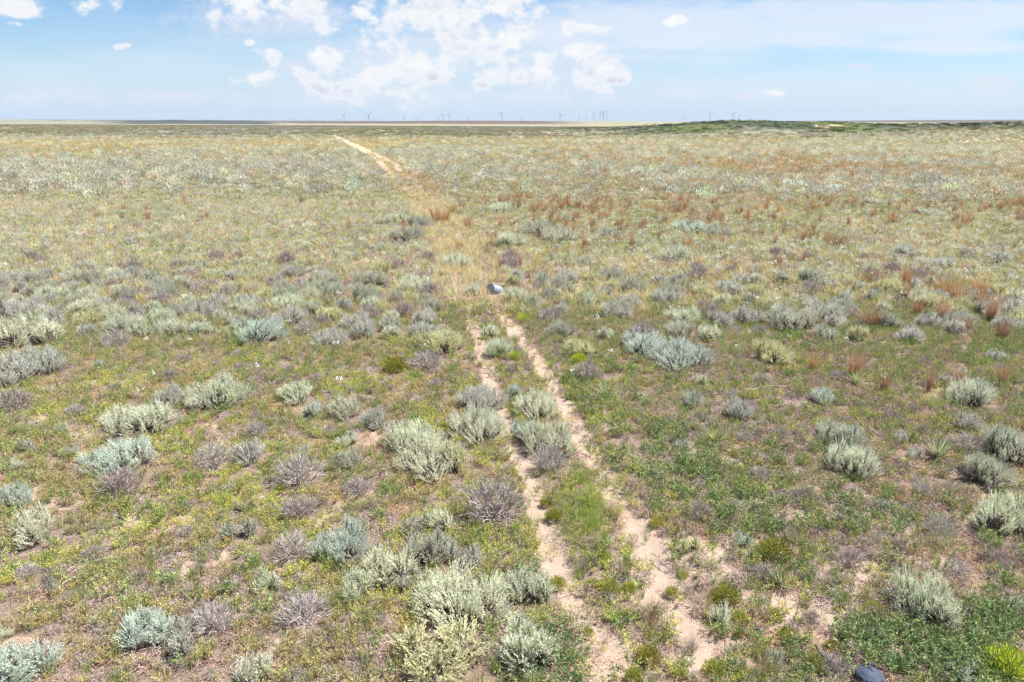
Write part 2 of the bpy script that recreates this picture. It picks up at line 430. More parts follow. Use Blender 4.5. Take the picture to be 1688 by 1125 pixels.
# ------------------------------------------------------------------ ground
def build_ground():
    rr = [0.0, 1.5]
    while rr[-1] < 16000:
        r = rr[-1]
        rr.append(r + (max(.03, r * .0048) if r < 60 else r * (.0075 if r < 900 else .02)))
    rr = np.array(rr[1:])
    az = np.concatenate([np.linspace(-48, 48, 900), np.linspace(50, 310, 75)]) * math.pi / 180
    na, nr = len(az), len(rr)
    A, Rr = np.meshgrid(az, rr)
    X = Rr * np.sin(A); Y = Rr * np.cos(A)
    Z = height(X, np.where(Y > 0, Y, np.hypot(X, Y))) * (Y > 0)
    m = bare_mask(X, Y) * (Y > 2)
    td = np.minimum(pdist(X, Y, LR), pdist(X, Y, RR))
    Z = Z - .045 * (1 - ss(.1, .45, td)) * (Y < 120) * (Y > 2)
    V = np.stack([X, Y, Z], -1).reshape(-1, 3)
    V = np.concatenate([V, [[0, 0, 0]]])
    idx = np.arange(na * nr).reshape(nr, na)
    a = idx[:-1]; b = idx[1:]; a2 = np.roll(a, -1, 1); b2 = np.roll(b, -1, 1)
    Fq = np.stack([a, a2, b2, b], -1).reshape(-1, 4)[:, ::-1]
    c = na * nr
    Ft = np.stack([np.full(na, c), np.roll(idx[0], -1), idx[0]], 1)[:, ::-1]
    me = bpy.data.meshes.new('ground')
    me.vertices.add(len(V)); me.vertices.foreach_set('co', V.astype(np.float32).ravel())
    lv = np.concatenate([Fq.ravel(), Ft.ravel()]).astype(np.int32)
    ls = np.concatenate([np.arange(len(Fq)) * 4, len(Fq) * 4 + np.arange(len(Ft)) * 3]).astype(np.int32)
    me.loops.add(len(lv)); me.loops.foreach_set('vertex_index', lv)
    me.polygons.add(len(ls)); me.polygons.foreach_set('loop_start', ls)
    me.update(calc_edges=True); me.validate()
    me.polygons.foreach_set('use_smooth', np.ones(len(me.polygons), bool))
    at = me.attributes.new('bare', 'FLOAT', 'POINT'); at.data.foreach_set('value', np.append(m.ravel(), 0).astype(np.float32))
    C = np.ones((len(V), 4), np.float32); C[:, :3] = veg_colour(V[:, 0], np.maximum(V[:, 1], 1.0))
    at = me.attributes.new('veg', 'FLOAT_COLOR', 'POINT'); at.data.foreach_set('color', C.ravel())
    far = ss(60, 260, np.hypot(V[:, 0], V[:, 1]))
    at = me.attributes.new('far', 'FLOAT', 'POINT'); at.data.foreach_set('value', far.astype(np.float32))
    o = bpy.data.objects.new('ground', me); COL.objects.link(o); o['kind'] = 'structure'
    o['label'] = 'sandy prairie ground with leaf litter and two pale wheel ruts'
    mt, n, l = new_mat('sandy_soil')
    out = n.new('ShaderNodeOutputMaterial'); p = n.new('ShaderNodeBsdfPrincipled'); p.inputs['Roughness'].default_value = .95
    p.inputs['Specular IOR Level'].default_value = .1
    geo = n.new('ShaderNodeNewGeometry')
    def noise(sc, det=6, ro=.6, vec=None):
        t = n.new('ShaderNodeTexNoise'); t.inputs['Scale'].default_value = sc; t.inputs['Detail'].default_value = det; t.inputs['Roughness'].default_value = ro
        l.new(geo.outputs['Position'] if vec is None else vec, t.inputs['Vector']); return t.outputs['Fac']
    def ramp(f, st):
        c = n.new('ShaderNodeValToRGB'); e = c.color_ramp.elements
        while len(e) < len(st): e.new(.5)
        for q, (pp, cc) in zip(e, st): q.position = pp; q.color = (*cc, 1)
        l.new(f, c.inputs['Fac']); return c.outputs['Color']
    def mix(f, a, b):
        q = n.new('ShaderNodeMix'); q.data_type = 'RGBA'; l.new(f, q.inputs['Factor']); l.new(a, q.inputs['A']); l.new(b, q.inputs['B']); return q.outputs['Result']
    def math_(op, a, b, clamp=False):
        q = n.new('ShaderNodeMath'); q.operation = op; q.use_clamp = clamp
        for i, s in enumerate((a, b)):
            if isinstance(s, (int, float)): q.inputs[i].default_value = s
            else: l.new(s, q.inputs[i])
        return q.outputs[0]
    sand = ramp(noise(5, 8, .65), [(.3, (.37, .27, .20)), (.55, (.42, .315, .245)), (.75, (.47, .36, .285))])
    lit = ramp(noise(28, 8, .75), [(.36, (.12, .088, .07)), (.5, (.22, .16, .125)), (.62, (.34, .26, .20))])
    bare = n.new('ShaderNodeAttribute'); bare.attribute_name = 'bare'
    fn = noise(11, 8, .72)
    # litter shows where the soil is not bare and the fine noise is high
    q = math_('SUBTRACT', math_('ADD', math_('MULTIPLY', bare.outputs['Fac'], .42), math_('MULTIPLY', fn, 1.0)), .62)
    q = math_('MULTIPLY', q, 7.0, True)
    near = mix(q, lit, sand)
    veg = n.new('ShaderNodeAttribute'); veg.attribute_name = 'veg'
    far = n.new('ShaderNodeAttribute'); far.attribute_name = 'far'
    vv = n.new('ShaderNodeVectorMath'); vv.operation = 'SCALE'; l.new(veg.outputs['Color'], vv.inputs[0])
    vs = n.new('ShaderNodeMapRange'); vs.inputs['From Min'].default_value = .3; vs.inputs['From Max'].default_value = .7; vs.inputs['To Min'].default_value = .65; vs.inputs['To Max'].default_value = 1.35
    l.new(noise(.6, 8, .7), vs.inputs['Value']); l.new(vs.outputs[0], vv.inputs['Scale'])
    fmask = math_('MULTIPLY', far.outputs['Fac'], math_('SUBTRACT', 1.0, bare.outputs['Fac']))
    l.new(mix(fmask, near, vv.outputs[0]), p.inputs['Base Color'])
    bp = n.new('ShaderNodeBump'); bp.inputs['Strength'].default_value = .8; bp.inputs['Distance'].default_value = .04
    l.new(noise(14, 8, .7), bp.inputs['Height']); l.new(bp.outputs[0], p.inputs['Normal'])
    l.new(p.outputs[0], out.inputs['Surface'])
    me.materials.append(mt)


# ------------------------------------------------------------------ what grows where
c_ = lambda *a: np.array(a)
TAN, YEL, GRN, SGE, RED, GRY, DRK = c_(.56, .47, .27), c_(.50, .49, .19), c_(.31, .36, .15), c_(.48, .50, .38), c_(.50, .30, .16), c_(.42, .35, .29), c_(.12, .15, .07)


def weights(x, y):
    "relative abundance of plant kinds at a ground point"
    d = np.hypot(x, y); u = x / np.maximum(y, .1)
    tx = trackx(y); rt = ss(-1, 3, x - tx)         # right of the track
    n1 = fbm(x * .05, y * .035, 101); n2 = fbm(x * .13, y * .1, 102); n3 = fbm(x * .35, y * .3, 103); n4 = fbm(x * .02, y * .012, 104)
    w = {}
    near = 1 - ss(22, 34, d); mid = ss(20, 32, d) * (1 - ss(70, 110, d)); farr = ss(60, 110, d)
    w['yel'] = near * (1.9 - 1.0 * rt) * (.4 + 1.2 * ss(.35, .6, n3)) + mid * .7 + farr * (.35 + .9 * ss(.5, .66, n1))
    w['grn'] = near * (.16 + 1.9 * rt * ss(.35, .6, n2) + .35 * ss(.5, .7, n3)) + mid * (.35 + .5 * rt) + farr * .35
    w['lit'] = near * (.75 + .4 * rt) + mid * .22 + farr * .1
    w['gry'] = near * (.32 + .4 * rt) + mid * .55 + farr * (.35 + .5 * ss(.45, .6, n2))
    tg = np.exp(-((x - 4) / 8) ** 2) * np.exp(-((y - 33) / 10) ** 2)
    w['tan'] = near * .08 + mid * (.5 + 1.1 * ss(.45, .65, n2) + 2.0 * tg) + farr * (.9 + .8 * ss(.4, .6, n4))
    w['gss'] = near * .5 + mid * 1.2 + farr * .5
    w['sge'] = near * .04 + mid * .18 + farr * (.15 + 1.0 * np.exp(-((d - 125) / 38) ** 2) * ss(.2, -.2, u) + 1.5 * ss(.52, .60, n1) + .4 * np.exp(-((d - 210) / 60) ** 2) * ss(.0, .3, u))
    w['red'] = near * .0 + mid * .05 + farr * (.22 + 1.5 * ss(-.05, .25, u) * np.exp(-((d - 150) / 75) ** 2) * ss(.35, .6, n2) + .25 * ss(.4, .6, n2))
    w['wht'] = ss(18, 26, d) * (1 - ss(80, 120, d)) * (.015 + .40 * rt * ss(.4, .6, n2))
    tc = np.exp(-((x - tx) / (1.6 + .012 * y)) ** 2) * ss(24, 36, y) * (1 - ss(250, 380, y))
    for q in w: w[q] = w[q] * (1 - .8 * tc)
    w['tan'] = w['tan'] + 3.2 * tc; w['yel'] = w['yel'] + 1.0 * tc
    return w


KC = dict(yel=YEL, grn=GRN, lit=GRY * .8, gry=GRY, tan=TAN, gss=c_(.27, .30, .11), sge=SGE, red=RED, wht=c_(.45, .45, .38))


def veg_colour(x, y):
    w = weights(x, y); t = sum(w.values())
    c = sum(np.asarray(w[k])[..., None] * KC[k] for k in w) / t[..., None]
    d = np.hypot(x, y); u = x / np.maximum(y, 1)
    def over(c, m, col): return c * (1 - m[..., None]) + np.asarray(col) * m[..., None]
    n = fbm(x * .01, y * .004, 301); n2 = fbm(x * .03, y * .01, 302); n3 = fbm(x * .05, y * .05, 303)
    c = over(c, ss(300, 420, d), c_(.29, .26, .18))
    c = over(c, ss(300, 420, d) * ss(.5, .56, n2) * .8, c_(.24, .24, .13))
    c = over(c, ss(300, 420, d) * ss(.52, .6, n) * .7, c_(.29, .28, .22))
    belt = ss(.02, .22, u + .12 * (n3 - .5)) * ss(360, 440, d + 60 * (n3 - .5)) * (1 - ss(900, 1100, d))
    c = over(c, belt, c_(.060, .074, .038))
    c = over(c, belt * ss(.58, .66, n2), c_(.105, .125, .045))
    c = over(c, belt * .7 * ss(.76, .80, n3), c_(.55, .42, .30))
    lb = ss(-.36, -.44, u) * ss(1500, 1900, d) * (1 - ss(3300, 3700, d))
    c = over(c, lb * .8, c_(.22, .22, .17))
    cloud_shade = ss(-.58, -.50, u) * (1 - ss(-.34, -.29, u)) * ss(1500, 1700, d) * (1 - ss(3800, 4200, d))  # cloud shadow over the far left hill, painted as darker ground
    c = over(c, cloud_shade, c_(.075, .085, .08))
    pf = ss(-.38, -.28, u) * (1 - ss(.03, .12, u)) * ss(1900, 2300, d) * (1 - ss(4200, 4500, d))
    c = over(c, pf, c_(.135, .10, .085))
    c = over(c, ss(4200, 4800, d) * (1 - cloud_shade), c_(.13, .105, .085))
    return c


build_ground()

# prototypes of the ground cover
P_x = 0
P_yel = proto_col('weed', [forb(9, .17, 13, .026, .012) for _ in range(6)], M_leaf_i)
P_yel2 = proto_col('weed_mid', [forb(6, .26, 8, .055, .024) for _ in range(4)], M_leaf_i)
P_grn = proto_col('green_weed', [forb(7, .24, 12, .05, .017, tilt=.6) for _ in range(6)], M_leaf_i)
P_grn2 = proto_col('green_weed_mid', [forb(5, .34, 7, .09, .034) for _ in range(4)], M_leaf_i)
P_lit = proto_col('litter', [litter(30, .26, .0028, .17, 40) for _ in range(6)], M_dry_i)
P_lit2 = proto_col('litter_mid', [litter(18, .5, .006, .35, 20) for _ in range(3)], M_dry_i)
P_gry = proto_col('dead_forb', [dry_shrub(.34, .2, 22, 5, .0026)[0] for _ in range(6)], M_dry_i)
P_gry2 = proto_col('dead_forb_mid', [dry_shrub(.6, .38, 18, 4, .006)[0] for _ in range(4)], M_dry_i)
P_gss = proto_col('grass', [grass(34, .30, .003, .05, .45) for _ in range(5)], M_leaf_i)
P_gss2 = proto_col('grass_mid', [grass(26, .48, .007, .14, .4) for _ in range(4)], M_leaf_i)


def flower(n=7, L=.42, q=.035):
    b = grass(n, L, .003, .04, .3)
    a = Buf(); ph = rng.uniform(0, 6.28, n)
    c = np.concatenate([np.stack([np.cos(ph), np.sin(ph), 0 * ph], 1) * .11 * rng.random((n, 1)) + [0, 0, L * .9] + rng.normal(size=(n, 3)) * .03 for _ in range(3)])
    a.leaves(c, unit(rng.normal(size=(len(c), 3)) * [1, 1, .3]), q, q * .9)
    return a


P_fl = proto_col('white_flower', [flower() for _ in range(4)], M_dry_i)


def patch(n, L, W, r, up=1.2):
    b = Buf(); ph = rng.uniform(0, 2 * np.pi, n); q = r * np.sqrt(rng.random(n))
    c = np.stack([q * np.cos(ph), q * np.sin(ph), rng.uniform(0, L * .8, n)], 1)
    b.leaves(c, unit(rng.normal(size=(n, 3)) * [1, 1, .4] + [0, 0, up]), L * rng.uniform(.5, 1.1, n), W)
    return b


P_pat = proto_col('plant_patch', [patch(70, .24, .05, .5) for _ in range(5)], M_leaf_i)
P_far = proto_col('plant_patch_far', [patch(80, .5, .16, 1.6) for _ in range(4)], M_leaf_i)
P_fsg = proto_col('far_sage', [sprout_dome(1.0, .55, 170, .15, .05) for _ in range(4)], M_sage_i)
P_fbl = proto_col('far_bluestem', [grass(16, .85, .022, .13, .28, 3) for _ in range(4)], M_leaf_i)
P_sg_mid = proto_col('mid_sage', [sage(.9, .5, 3, 130, 9, .07, .024)[0] for _ in range(4)], M_sage_i)


def place(kinds, x, y, protos, name, label, cat, s0=.75, s1=1.3, jit=.22, zs=1.0, tint=None, tj=.0, dz=0.0):
    n = len(x)
    col = np.broadcast_to(KC[kinds] if tint is None else tint, (n, 3))
    v = 1.25 + jit * rng.normal(size=(n, 1)) * .7; hue = 1 + jit * .2 * rng.normal(size=(n, 3)) * [1, .6, 1]
    s = rng.uniform(s0, s1, (n, 1)) * np.array([1, 1, zs])
    tl = rng.normal(size=(n, 2)) * tj
    return scatter(name, label, cat, on_ground(x, y, dz), protos, rng.uniform(0, 6.28, n), s, np.clip(col * v * hue, .01, .8), tl)


def choose(x, y, cover=1.0, barek=.93):
    "keep points by bareness, then draw a kind for each"
    bm = bare_mask(x, y)
    keep = (rng.random(len(x)) > bm * barek) | ((bm > .4) & (rng.random(len(x)) < np.where(trackdist(x, y) < .35, .10, .42)) & (y < 60))
    keep &= (y < 60) | (trackdist(x, y) + .5 * (rng.random(len(x)) - .5) > .25 + .85 * ss(90, 230, y))
    cl = fbm(x * 1.6, y * 1.6, 55, 3)
    keep &= rng.random(len(x)) < .35 + 1.3 * ss(.33, .6, cl)
    x, y = x[keep], y[keep]
    w = weights(x, y); ks = list(w)
    W = np.stack([w[k] + 0 * x for k in ks]); W = W / W.sum(0); cs = np.cumsum(W, 0)
    r = rng.random(len(x)); k = (r[None] > cs).sum(0)
    return x, y, np.array(ks)[np.clip(k, 0, len(ks) - 1)]


# ---- far bands
x, y = sample(70, 360, 1.25, .84)
keep = rng.random(len(x)) < np.clip(1.6 - x * 0 - y / 300, .35, 1)
x, y = x[keep], y[keep]
x, y, k = choose(x, y, barek=.95)
m = ~np.isin(k, ['sge', 'red'])
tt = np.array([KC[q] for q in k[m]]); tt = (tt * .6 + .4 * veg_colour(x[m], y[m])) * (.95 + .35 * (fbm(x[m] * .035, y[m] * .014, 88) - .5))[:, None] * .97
place('yel', x[m], y[m], P_pat, 'distant_weeds', 'yellow-green and straw coloured low growth filling the far prairie', 'ground cover', .7, 1.5, tint=tt, jit=.16)
m = k == 'sge'
place('sge', x[m], y[m], P_fsg, 'distant_sagebrush', 'grey-green mass of far sagebrush beyond the countable bushes', 'sagebrush', 1.0, 2.4, zs=1.0, jit=.3, tint=(.50, .48, .36))
m = k == 'red'
RFx, RFy = x[m], y[m]
keep = np.hypot(RFx, RFy) > 92
place('red', RFx[keep], RFy[keep], P_fbl, 'distant_bluestem', 'rust coloured grass tufts massed over the far right prairie', 'bluestem grass', .8, 1.4, jit=.32, tint=(.50, .34, .19))
x, y = sample(330, 1150, .028, .84)
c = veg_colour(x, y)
keep = bare_mask(x, y) < .5
x, y, c = x[keep], y[keep], c[keep]
u = x / y; belt = (u > .05) & (y > 400) & (y < 900)
place('yel', x[~belt], y[~belt], P_far, 'horizon_scrub', 'thin strip of low scrub running towards the horizon', 'scrub', .6, 1.6, tint=c[~belt] * .95, jit=.3)
place('yel', x[belt], y[belt], P_far, 'dune_scrub', 'dark green scrub covering the low dunes at right', 'scrub', .35, 1.0, tint=c[belt] * .8, jit=.35)

# ------------------------------------------------------------------ individual plants
def thing(name, label, cat, loc=(0, 0, 0), rz=0.0, group=None):
    o = bpy.data.objects.new(name, None); COL.objects.link(o); o.empty_display_size = .1
    o.location = loc; o.rotation_euler = (0, 0, rz); o['label'] = label; o['category'] = cat
    if group: o['group'] = group
    return o


def part(name, me, parent, color=None):
    o = bpy.data.objects.new(name, me); COL.objects.link(o); o.parent = parent
    if color is not None: o.color = (*color, 1)
    return o


def gz(x, y): return float(height(np.array([x]), np.array([y]))[0])


def sage_set(tag, n, *a, **k):
    r = []
    for i in range(n):
        w, h, nl, ns, nf = a; nl = max(1, nl + rng.integers(-1, 2))
        f, wd = sage(w, h, nl, ns, nf, **k)
        r.append((f.mesh('sage_foliage', M_sage_o), wd.mesh('sage_branches', M_wood)))
    return r


SG = {'L': (1.6, sage_set('L', 4, 1.6, .70, 6, 1150, 20)), 'M': (1.0, sage_set('M', 5, 1.0, .58, 4, 560, 18)), 'S': (.6, sage_set('S', 4, .6, .40, 3, 270, 16)),
      'D': (1.1, sage_set('D', 4, 1.1, .52, 4, 260, 10, leafL=.075, leafW=.022)), 'W': (1.0, sage_set('W', 3, 1.0, .5, 4, 420, 18, wispy=.14, droop=.28))}
DRY = [tuple((q[0].mesh('dry_twigs', M_dry_o), q[1].mesh('dry_leaves', M_sage_o))) for q in [dry_shrub(.9, .5, 95, 7, .0035) for _ in range(5)]]
HUE = {'m': ('mint green', (.73, .74, .56)), 's': ('silvery grey', (.64, .63, .54)), 'b': ('blue-grey', (.65, .70, .59)), 'y': ('yellowish green', (.70, .68, .42)), 'g': ('grey-green', (.58, .585, .46))}

placed = []           # (kind, object, x, y, width m, adjectives) for the labels
GROUPS = {'sagebrush': 'sagebrush bushes on the prairie', 'dry_shrub': 'leafless grey shrubs on the prairie', 'bluestem_tuft': 'rust coloured grass tufts on the prairie',
          'snakeweed': 'yellow-green snakeweed cushions on the sand', 'yucca': 'yucca rosettes on the prairie', 'grass_tuft': 'pale grass tufts by the track'}
CAT = {'sagebrush': 'sagebrush', 'dry_shrub': 'dry shrub', 'bluestem_tuft': 'grass tuft', 'snakeweed': 'snakeweed', 'yucca': 'yucca', 'grass_tuft': 'grass tuft'}


def put_sage(x, y, w, h=None, hue='m', label=None, wispy=False):
    d = math.hypot(x, y)
    if wispy: key = 'W'
    elif d > 66: key = 'D'
    else: key = 'L' if w > 1.25 else 'M' if w > .72 else 'S'
    bw, lst = SG[key]
    f, wd = random.choice(lst)
    nm, col = HUE[hue]
    s = w / bw
    br = random.uniform(.92, 1.08)
    col = tuple(min(.80, c * br * random.uniform(.985, 1.015)) for c in col)
    o = thing('sagebrush', label, 'sagebrush', (x, y, gz(x, y) - .01), random.uniform(0, 6.28), GROUPS['sagebrush'])
    base_h = {'L': .62, 'M': .52, 'S': .40, 'D': .52, 'W': .5}[key]
    hz = (h / base_h) if h else s ** .6 * random.uniform(.85, 1.12)
    o.scale = (s, s, hz)
    part('foliage', f, o, col); part('branches', wd, o)
    placed.append(['sagebrush', o, x, y, w, nm, label])


def put_dry(x, y, w, label=None):
    t, lf = random.choice(DRY)
    o = thing('dry_shrub', label, 'dry shrub', (x, y, gz(x, y) - .01), random.uniform(0, 6.28), GROUPS['dry_shrub'])
    s = w / .9; o.scale = (s, s, s * random.uniform(.8, 1.1))
    c = random.choice([(.46, .39, .36), (.40, .33, .30), (.50, .44, .40)])
    part('twigs', t, o, c); part('foliage', lf, o, (.36, .37, .32))
    placed.append(['dry_shrub', o, x, y, w, random.choice(['']) or ('lilac-grey' if c[0] == .46 else 'brown-grey' if c[0] == .40 else 'pale grey'), label])


# px, y of base, width px, hue, label ('p' = dry shrub, 'w' suffix = wispy drooping)
HS = [
 (755, 1032, 158, 'm', 'broad mint green sagebrush at bottom centre with a dark twiggy skirt'),
 (722, 1122, 155, 'yw', 'yellowish sagebrush with swept plumes, lowest at bottom centre'),
 (870, 1104, 108, 'm', 'round mint sagebrush beside the left rut at the bottom edge'),
 (872, 1003, 88, 'm', 'mint sagebrush just right of the broad bottom centre one'),
 (562, 925, 100, 'b', 'pale blue-grey sagebrush at the back left of the lower centre cluster'),
 (645, 962, 92, 'm', 'upright mint sagebrush in the middle of the lower centre cluster'),
 (590, 986, 66, 'm', 'front left sagebrush of the lower centre cluster'),
 (675, 972, 40, 's', 'narrow silvery sagebrush squeezed against the lower centre cluster'),
 (706, 934, 84, 'g', 'grey-green sagebrush behind and right of the lower centre cluster'),
 (765, 938, 52, 's', 'small silvery sagebrush at the right end of the lower centre cluster'),
 (440, 976, 46, 'm', 'small mint sagebrush beside the big lilac dry shrub'),
 (500, 1040, 104, 'p', 'big lilac-grey dry shrub left of the broad bottom centre sagebrush'),
 (482, 928, 78, 'p', 'brown dry shrub left of the pale blue-grey sagebrush'),
 (242, 1070, 92, 'b', 'blue-grey sagebrush in the bottom left leaning over a dry shrub'),
 (300, 1078, 62, 's', 'silvery sagebrush touching the right side of the bottom left blue-grey one'),
 (350, 1052, 86, 'p', 'dry shrub behind the two bottom left sagebrush'),
 (28, 1130, 120, 'bw', 'blue-grey sagebrush cut off by the bottom left corner'),
 (4, 1058, 30, 'm', 'small sagebrush cut off by the left edge above the corner bush'),
 (408, 1130, 62, 'm', 'mint sagebrush cut off by the bottom edge left of centre'),
 (54, 905, 80, 'm', 'neat fan-shaped mint sagebrush near the left edge, lower left'),
 (28, 840, 58, 'b', 'small blue-grey sagebrush at the left edge above the fan-shaped one'),
 (395, 892, 46, 'g', 'small thin grey-green sagebrush alone on litter, lower left'),
 (202, 782, 106, 'b', 'blue-grey sagebrush with spiky plumes, left of the yellow weeds'),
 (202, 826, 88, 'p', 'lilac dry shrub directly in front of the spiky blue-grey sagebrush'),
 (237, 722, 112, 'm', 'wide dark-based sagebrush behind the spiky blue-grey one'),
 (283, 676, 54, 's', 'small silvery sagebrush between two wide dark-based ones'),
 (356, 680, 98, 'm', 'wide sagebrush with brown base, upper right of its left-hand trio'),
 (408, 770, 62, 's', 'grey half-dead sagebrush in the left middle'),
 (350, 784, 76, 'p', 'pale dry shrub left of the grey half-dead sagebrush'),
 (22, 686, 68, 'p', 'brown dry shrub at the left edge, mid height'),
 (488, 672, 60, 'm', 'round mint sagebrush standing alone, left of centre'),
 (518, 692, 34, 's', 'small grey sagebrush attached to the lone round mint one'),
 (572, 697, 52, 'm', 'small mint sagebrush left of the large twin bush'),
 (617, 712, 46, 's', 'upright silvery sagebrush between small mint bush and twin bush'),
 (690, 752, 96, 'm', 'rear half of the large twin bush left of the track'),
 (704, 786, 108, 'm', 'front half of the large twin bush left of the track'),
 (752, 778, 58, 'y', 'right lobe sagebrush spilling from the large twin bush'),
 (570, 740, 38, 'm', 'small mint sagebrush, upper one of a stacked pair'),
 (568, 778, 52, 'g', 'lower one of the stacked sagebrush pair'),
 (592, 822, 62, 'p', 'dry shrub below the stacked sagebrush pair'),
 (494, 812, 98, 'p', 'wide brown dry shrub left of the stacked pair'),
 (494, 862, 76, 'p', 'dry shrub in front of the wide brown dry shrub'),
 (720, 878, 50, 'm', 'small pale sagebrush above the lower centre cluster'),
 (682, 886, 52, 'p', 'small dry shrub left of the small pale sagebrush'),
 (812, 872, 122, 'p', 'wide purple-brown dry shrub beside the left rut'),
 (790, 682, 74, 's', 'silvery sagebrush left of the left rut, rear of two'),
 (791, 728, 96, 'm', 'dense mint sagebrush left of the left rut, front of two'),
 (848, 658, 34, 'b', 'small sagebrush alone between the two ruts'),
 (886, 692, 72, 'm', 'rear sagebrush of the clump growing between the ruts'),
 (864, 728, 46, 'b', 'left sagebrush of the clump growing between the ruts'),
 (899, 752, 88, 'm', 'front sagebrush of the clump growing between the ruts'),
 (906, 784, 72, 'p', 'grey dry shrub below the clump between the ruts'),
 (965, 632, 56, 'p', 'half-dead shrub right of the right rut'),
 (1136, 678, 44, 'g', 'small sagebrush right of the half-dead yucca'),
 (1216, 694, 48, 's', 'fan-shaped silvery sagebrush right of centre among weeds'),
 (1350, 672, 42, 'b', 'small low blue-grey sagebrush right of the yucca tuft'),
 (1388, 742, 76, 'g', 'grey-green sagebrush, rear of a right-hand pair'),
 (1407, 788, 84, 'm', 'mint sagebrush, front of a right-hand pair'),
 (1605, 678, 84, 'm', 'round mint sagebrush near the right edge below rust grass'),
 (1592, 752, 62, 'p', 'dark dry shrub behind the bright yucca at right'),
 (1592, 715, 42, 's', 'small silvery sagebrush behind the dark dry shrub at right'),
 (1655, 768, 92, 'g', 'wide grey-green sagebrush at the right edge beside the bright yucca'),
 (1622, 808, 80, 'g', 'twiggy grey-green sagebrush in front of the bright yucca'),
 (1522, 822, 44, 'p', 'lilac dry shrub between weeds left of the twiggy sagebrush'),
 (1662, 888, 100, 'm', 'large green-tinged sagebrush cut by the right edge with dark skirt'),
 (1527, 1026, 110, 'm', 'broad flat-topped sagebrush on pale sand at bottom right'),
 (1188, 1036, 38, 'm', 'little mint sagebrush between snakeweed on the sand'),
 (1222, 906, 28, 'b', 'tiny pale sagebrush on the bare sand right of the ruts'),
 (1290, 880, 36, 'p', 'small grey shrub behind the yucca with a stalk'),
 (432, 573, 90, 'b', 'wide pale mint sagebrush standing out in the left middle'),
 (338, 559, 44, 'm', 'small round sagebrush left of the wide pale one'),
 (366, 534, 34, 'm', 'small green sagebrush behind the wide pale one'),
 (322, 541, 38, 'y', 'small yellowish sagebrush behind the small round one'),
 (388, 564, 36, 'y', 'yellowish sagebrush touching the wide pale one'),
 (190, 580, 54, 'p', 'lilac dry shrub alone in the left middle'),
 (45, 583, 104, 'm', 'wide mint sagebrush at the left edge, middle height'),
 (50, 632, 94, 's', 'silver-grey sagebrush at the left edge in front of the wide one'),
 (5, 646, 46, 's', 'grey sagebrush cut off by the left edge, middle height'),
 (148, 526, 56, 'm', 'round mint sagebrush in the left sagebrush thicket'),
 (92, 532, 34, 's', 'small grey sagebrush beside the round mint one in the thicket'),
 (28, 532, 74, 's', 'grey sagebrush in the thicket at the left edge'),
 (548, 578, 64, 's', 'greyish sagebrush left of centre on green weeds'),
 (605, 562, 44, 's', 'thin grey sagebrush right of the greyish one on green weeds'),
 (730, 588, 84, 'y', 'wide yellowish sagebrush left of the narrow part of the track'),
 (702, 618, 64, 'p', 'lilac dry shrub in front of the wide yellowish sagebrush'),
 (806, 561, 36, 'm', 'small sagebrush on the track above another one'),
 (826, 592, 54, 'm', 'round sagebrush sitting between the ruts below the steel drum'),
 (950, 592, 50, 'y', 'yellowish sagebrush right of the right rut'),
 (928, 562, 54, 'g', 'grey-green sagebrush behind the yellowish one by the right rut'),
 (1064, 592, 76, 'b', 'dark-based blue-grey sagebrush, left of a right-centre pair'),
 (1115, 614, 104, 'b', 'wide blue-grey sagebrush, right of a right-centre pair'),
 (1268, 606, 76, 'y', 'pale yellowish sagebrush on the right among green weeds'),
 (1305, 552, 84, 'g', 'wide half-dead sagebrush on the right, middle distance'),
 (1245, 490, 38, 'y', 'small yellowish sagebrush on the right, further back'),
 (1105, 492, 42, 'g', 'small dark-based sagebrush right of the tan grass'),
 (1114, 437, 60, 'm', 'mint sagebrush right of the track in the middle distance'),
 (682, 487, 58, 'm', 'bright round sagebrush with dark underside, left of the steel drum'),
 (630, 457, 44, 'y', 'yellowish sagebrush behind the bright round one'),
 (615, 480, 56, 'g', 'grey sagebrush left of the bright round one'),
 (600, 506, 56, 'g', 'grey sagebrush in front of its twin left of the drum'),
 (850, 500, 42, 'm', 'low mint sagebrush just right of the steel drum'),
 (780, 491, 28, 'm', 'tiny sagebrush just left of the steel drum'),
 (755, 446, 48, 'm', 'pale sagebrush growing in the track beyond the drum'),
 (845, 414, 56, 'm', 'left bush of the sagebrush cluster right of the track'),
 (882, 398, 62, 'g', 'rear bush of the sagebrush cluster right of the track'),
 (918, 408, 60, 'm', 'right bush of the sagebrush cluster right of the track'),
 (826, 358, 40, 'm', 'lone sagebrush beyond the cluster right of the track'),
 (960, 445, 42, 'g', 'low sagebrush in the tan grass right of the drum'),
 (650, 378, 50, 'm', 'left bush of the dense cluster beside the far track'),
 (690, 385, 56, 'g', 'right bush of the dense cluster beside the far track'),
 (672, 405, 60, 'g', 'front bush of the dense cluster beside the far track'),
 (1310, 322, 60, 'b', None), (1370, 328, 60, 'b', None), (1440, 345, 46, 'g', None), (1530, 365, 50, 'g', None), (1140, 392, 66, 'b', None), (1180, 398, 46, 'g', None), (1005, 400, 40, 'g', None),
 (1170, 530, 46, 'p', None), (1395, 505, 30, 's', None), (1550, 450, 44, 's', None), (1650, 440, 40, 's', None), (1490, 430, 40, 's', None),
 (1375, 545, 40, 's', None), (1500, 570, 44, 's', None), (1530, 545, 40, 's', None), (1660, 550, 50, 's', None), (1640, 600, 30, 's', None),
]
for px, py, w, hue, lab in HS:
    x, y = G(px, py - w * .16); wm = w / SC(px, py)
    if hue == 'p': put_dry(x, y, wm * 1.15, lab)
    else: put_sage(x, y, wm * 1.24, None, hue[0], lab, wispy=hue.endswith('w'))

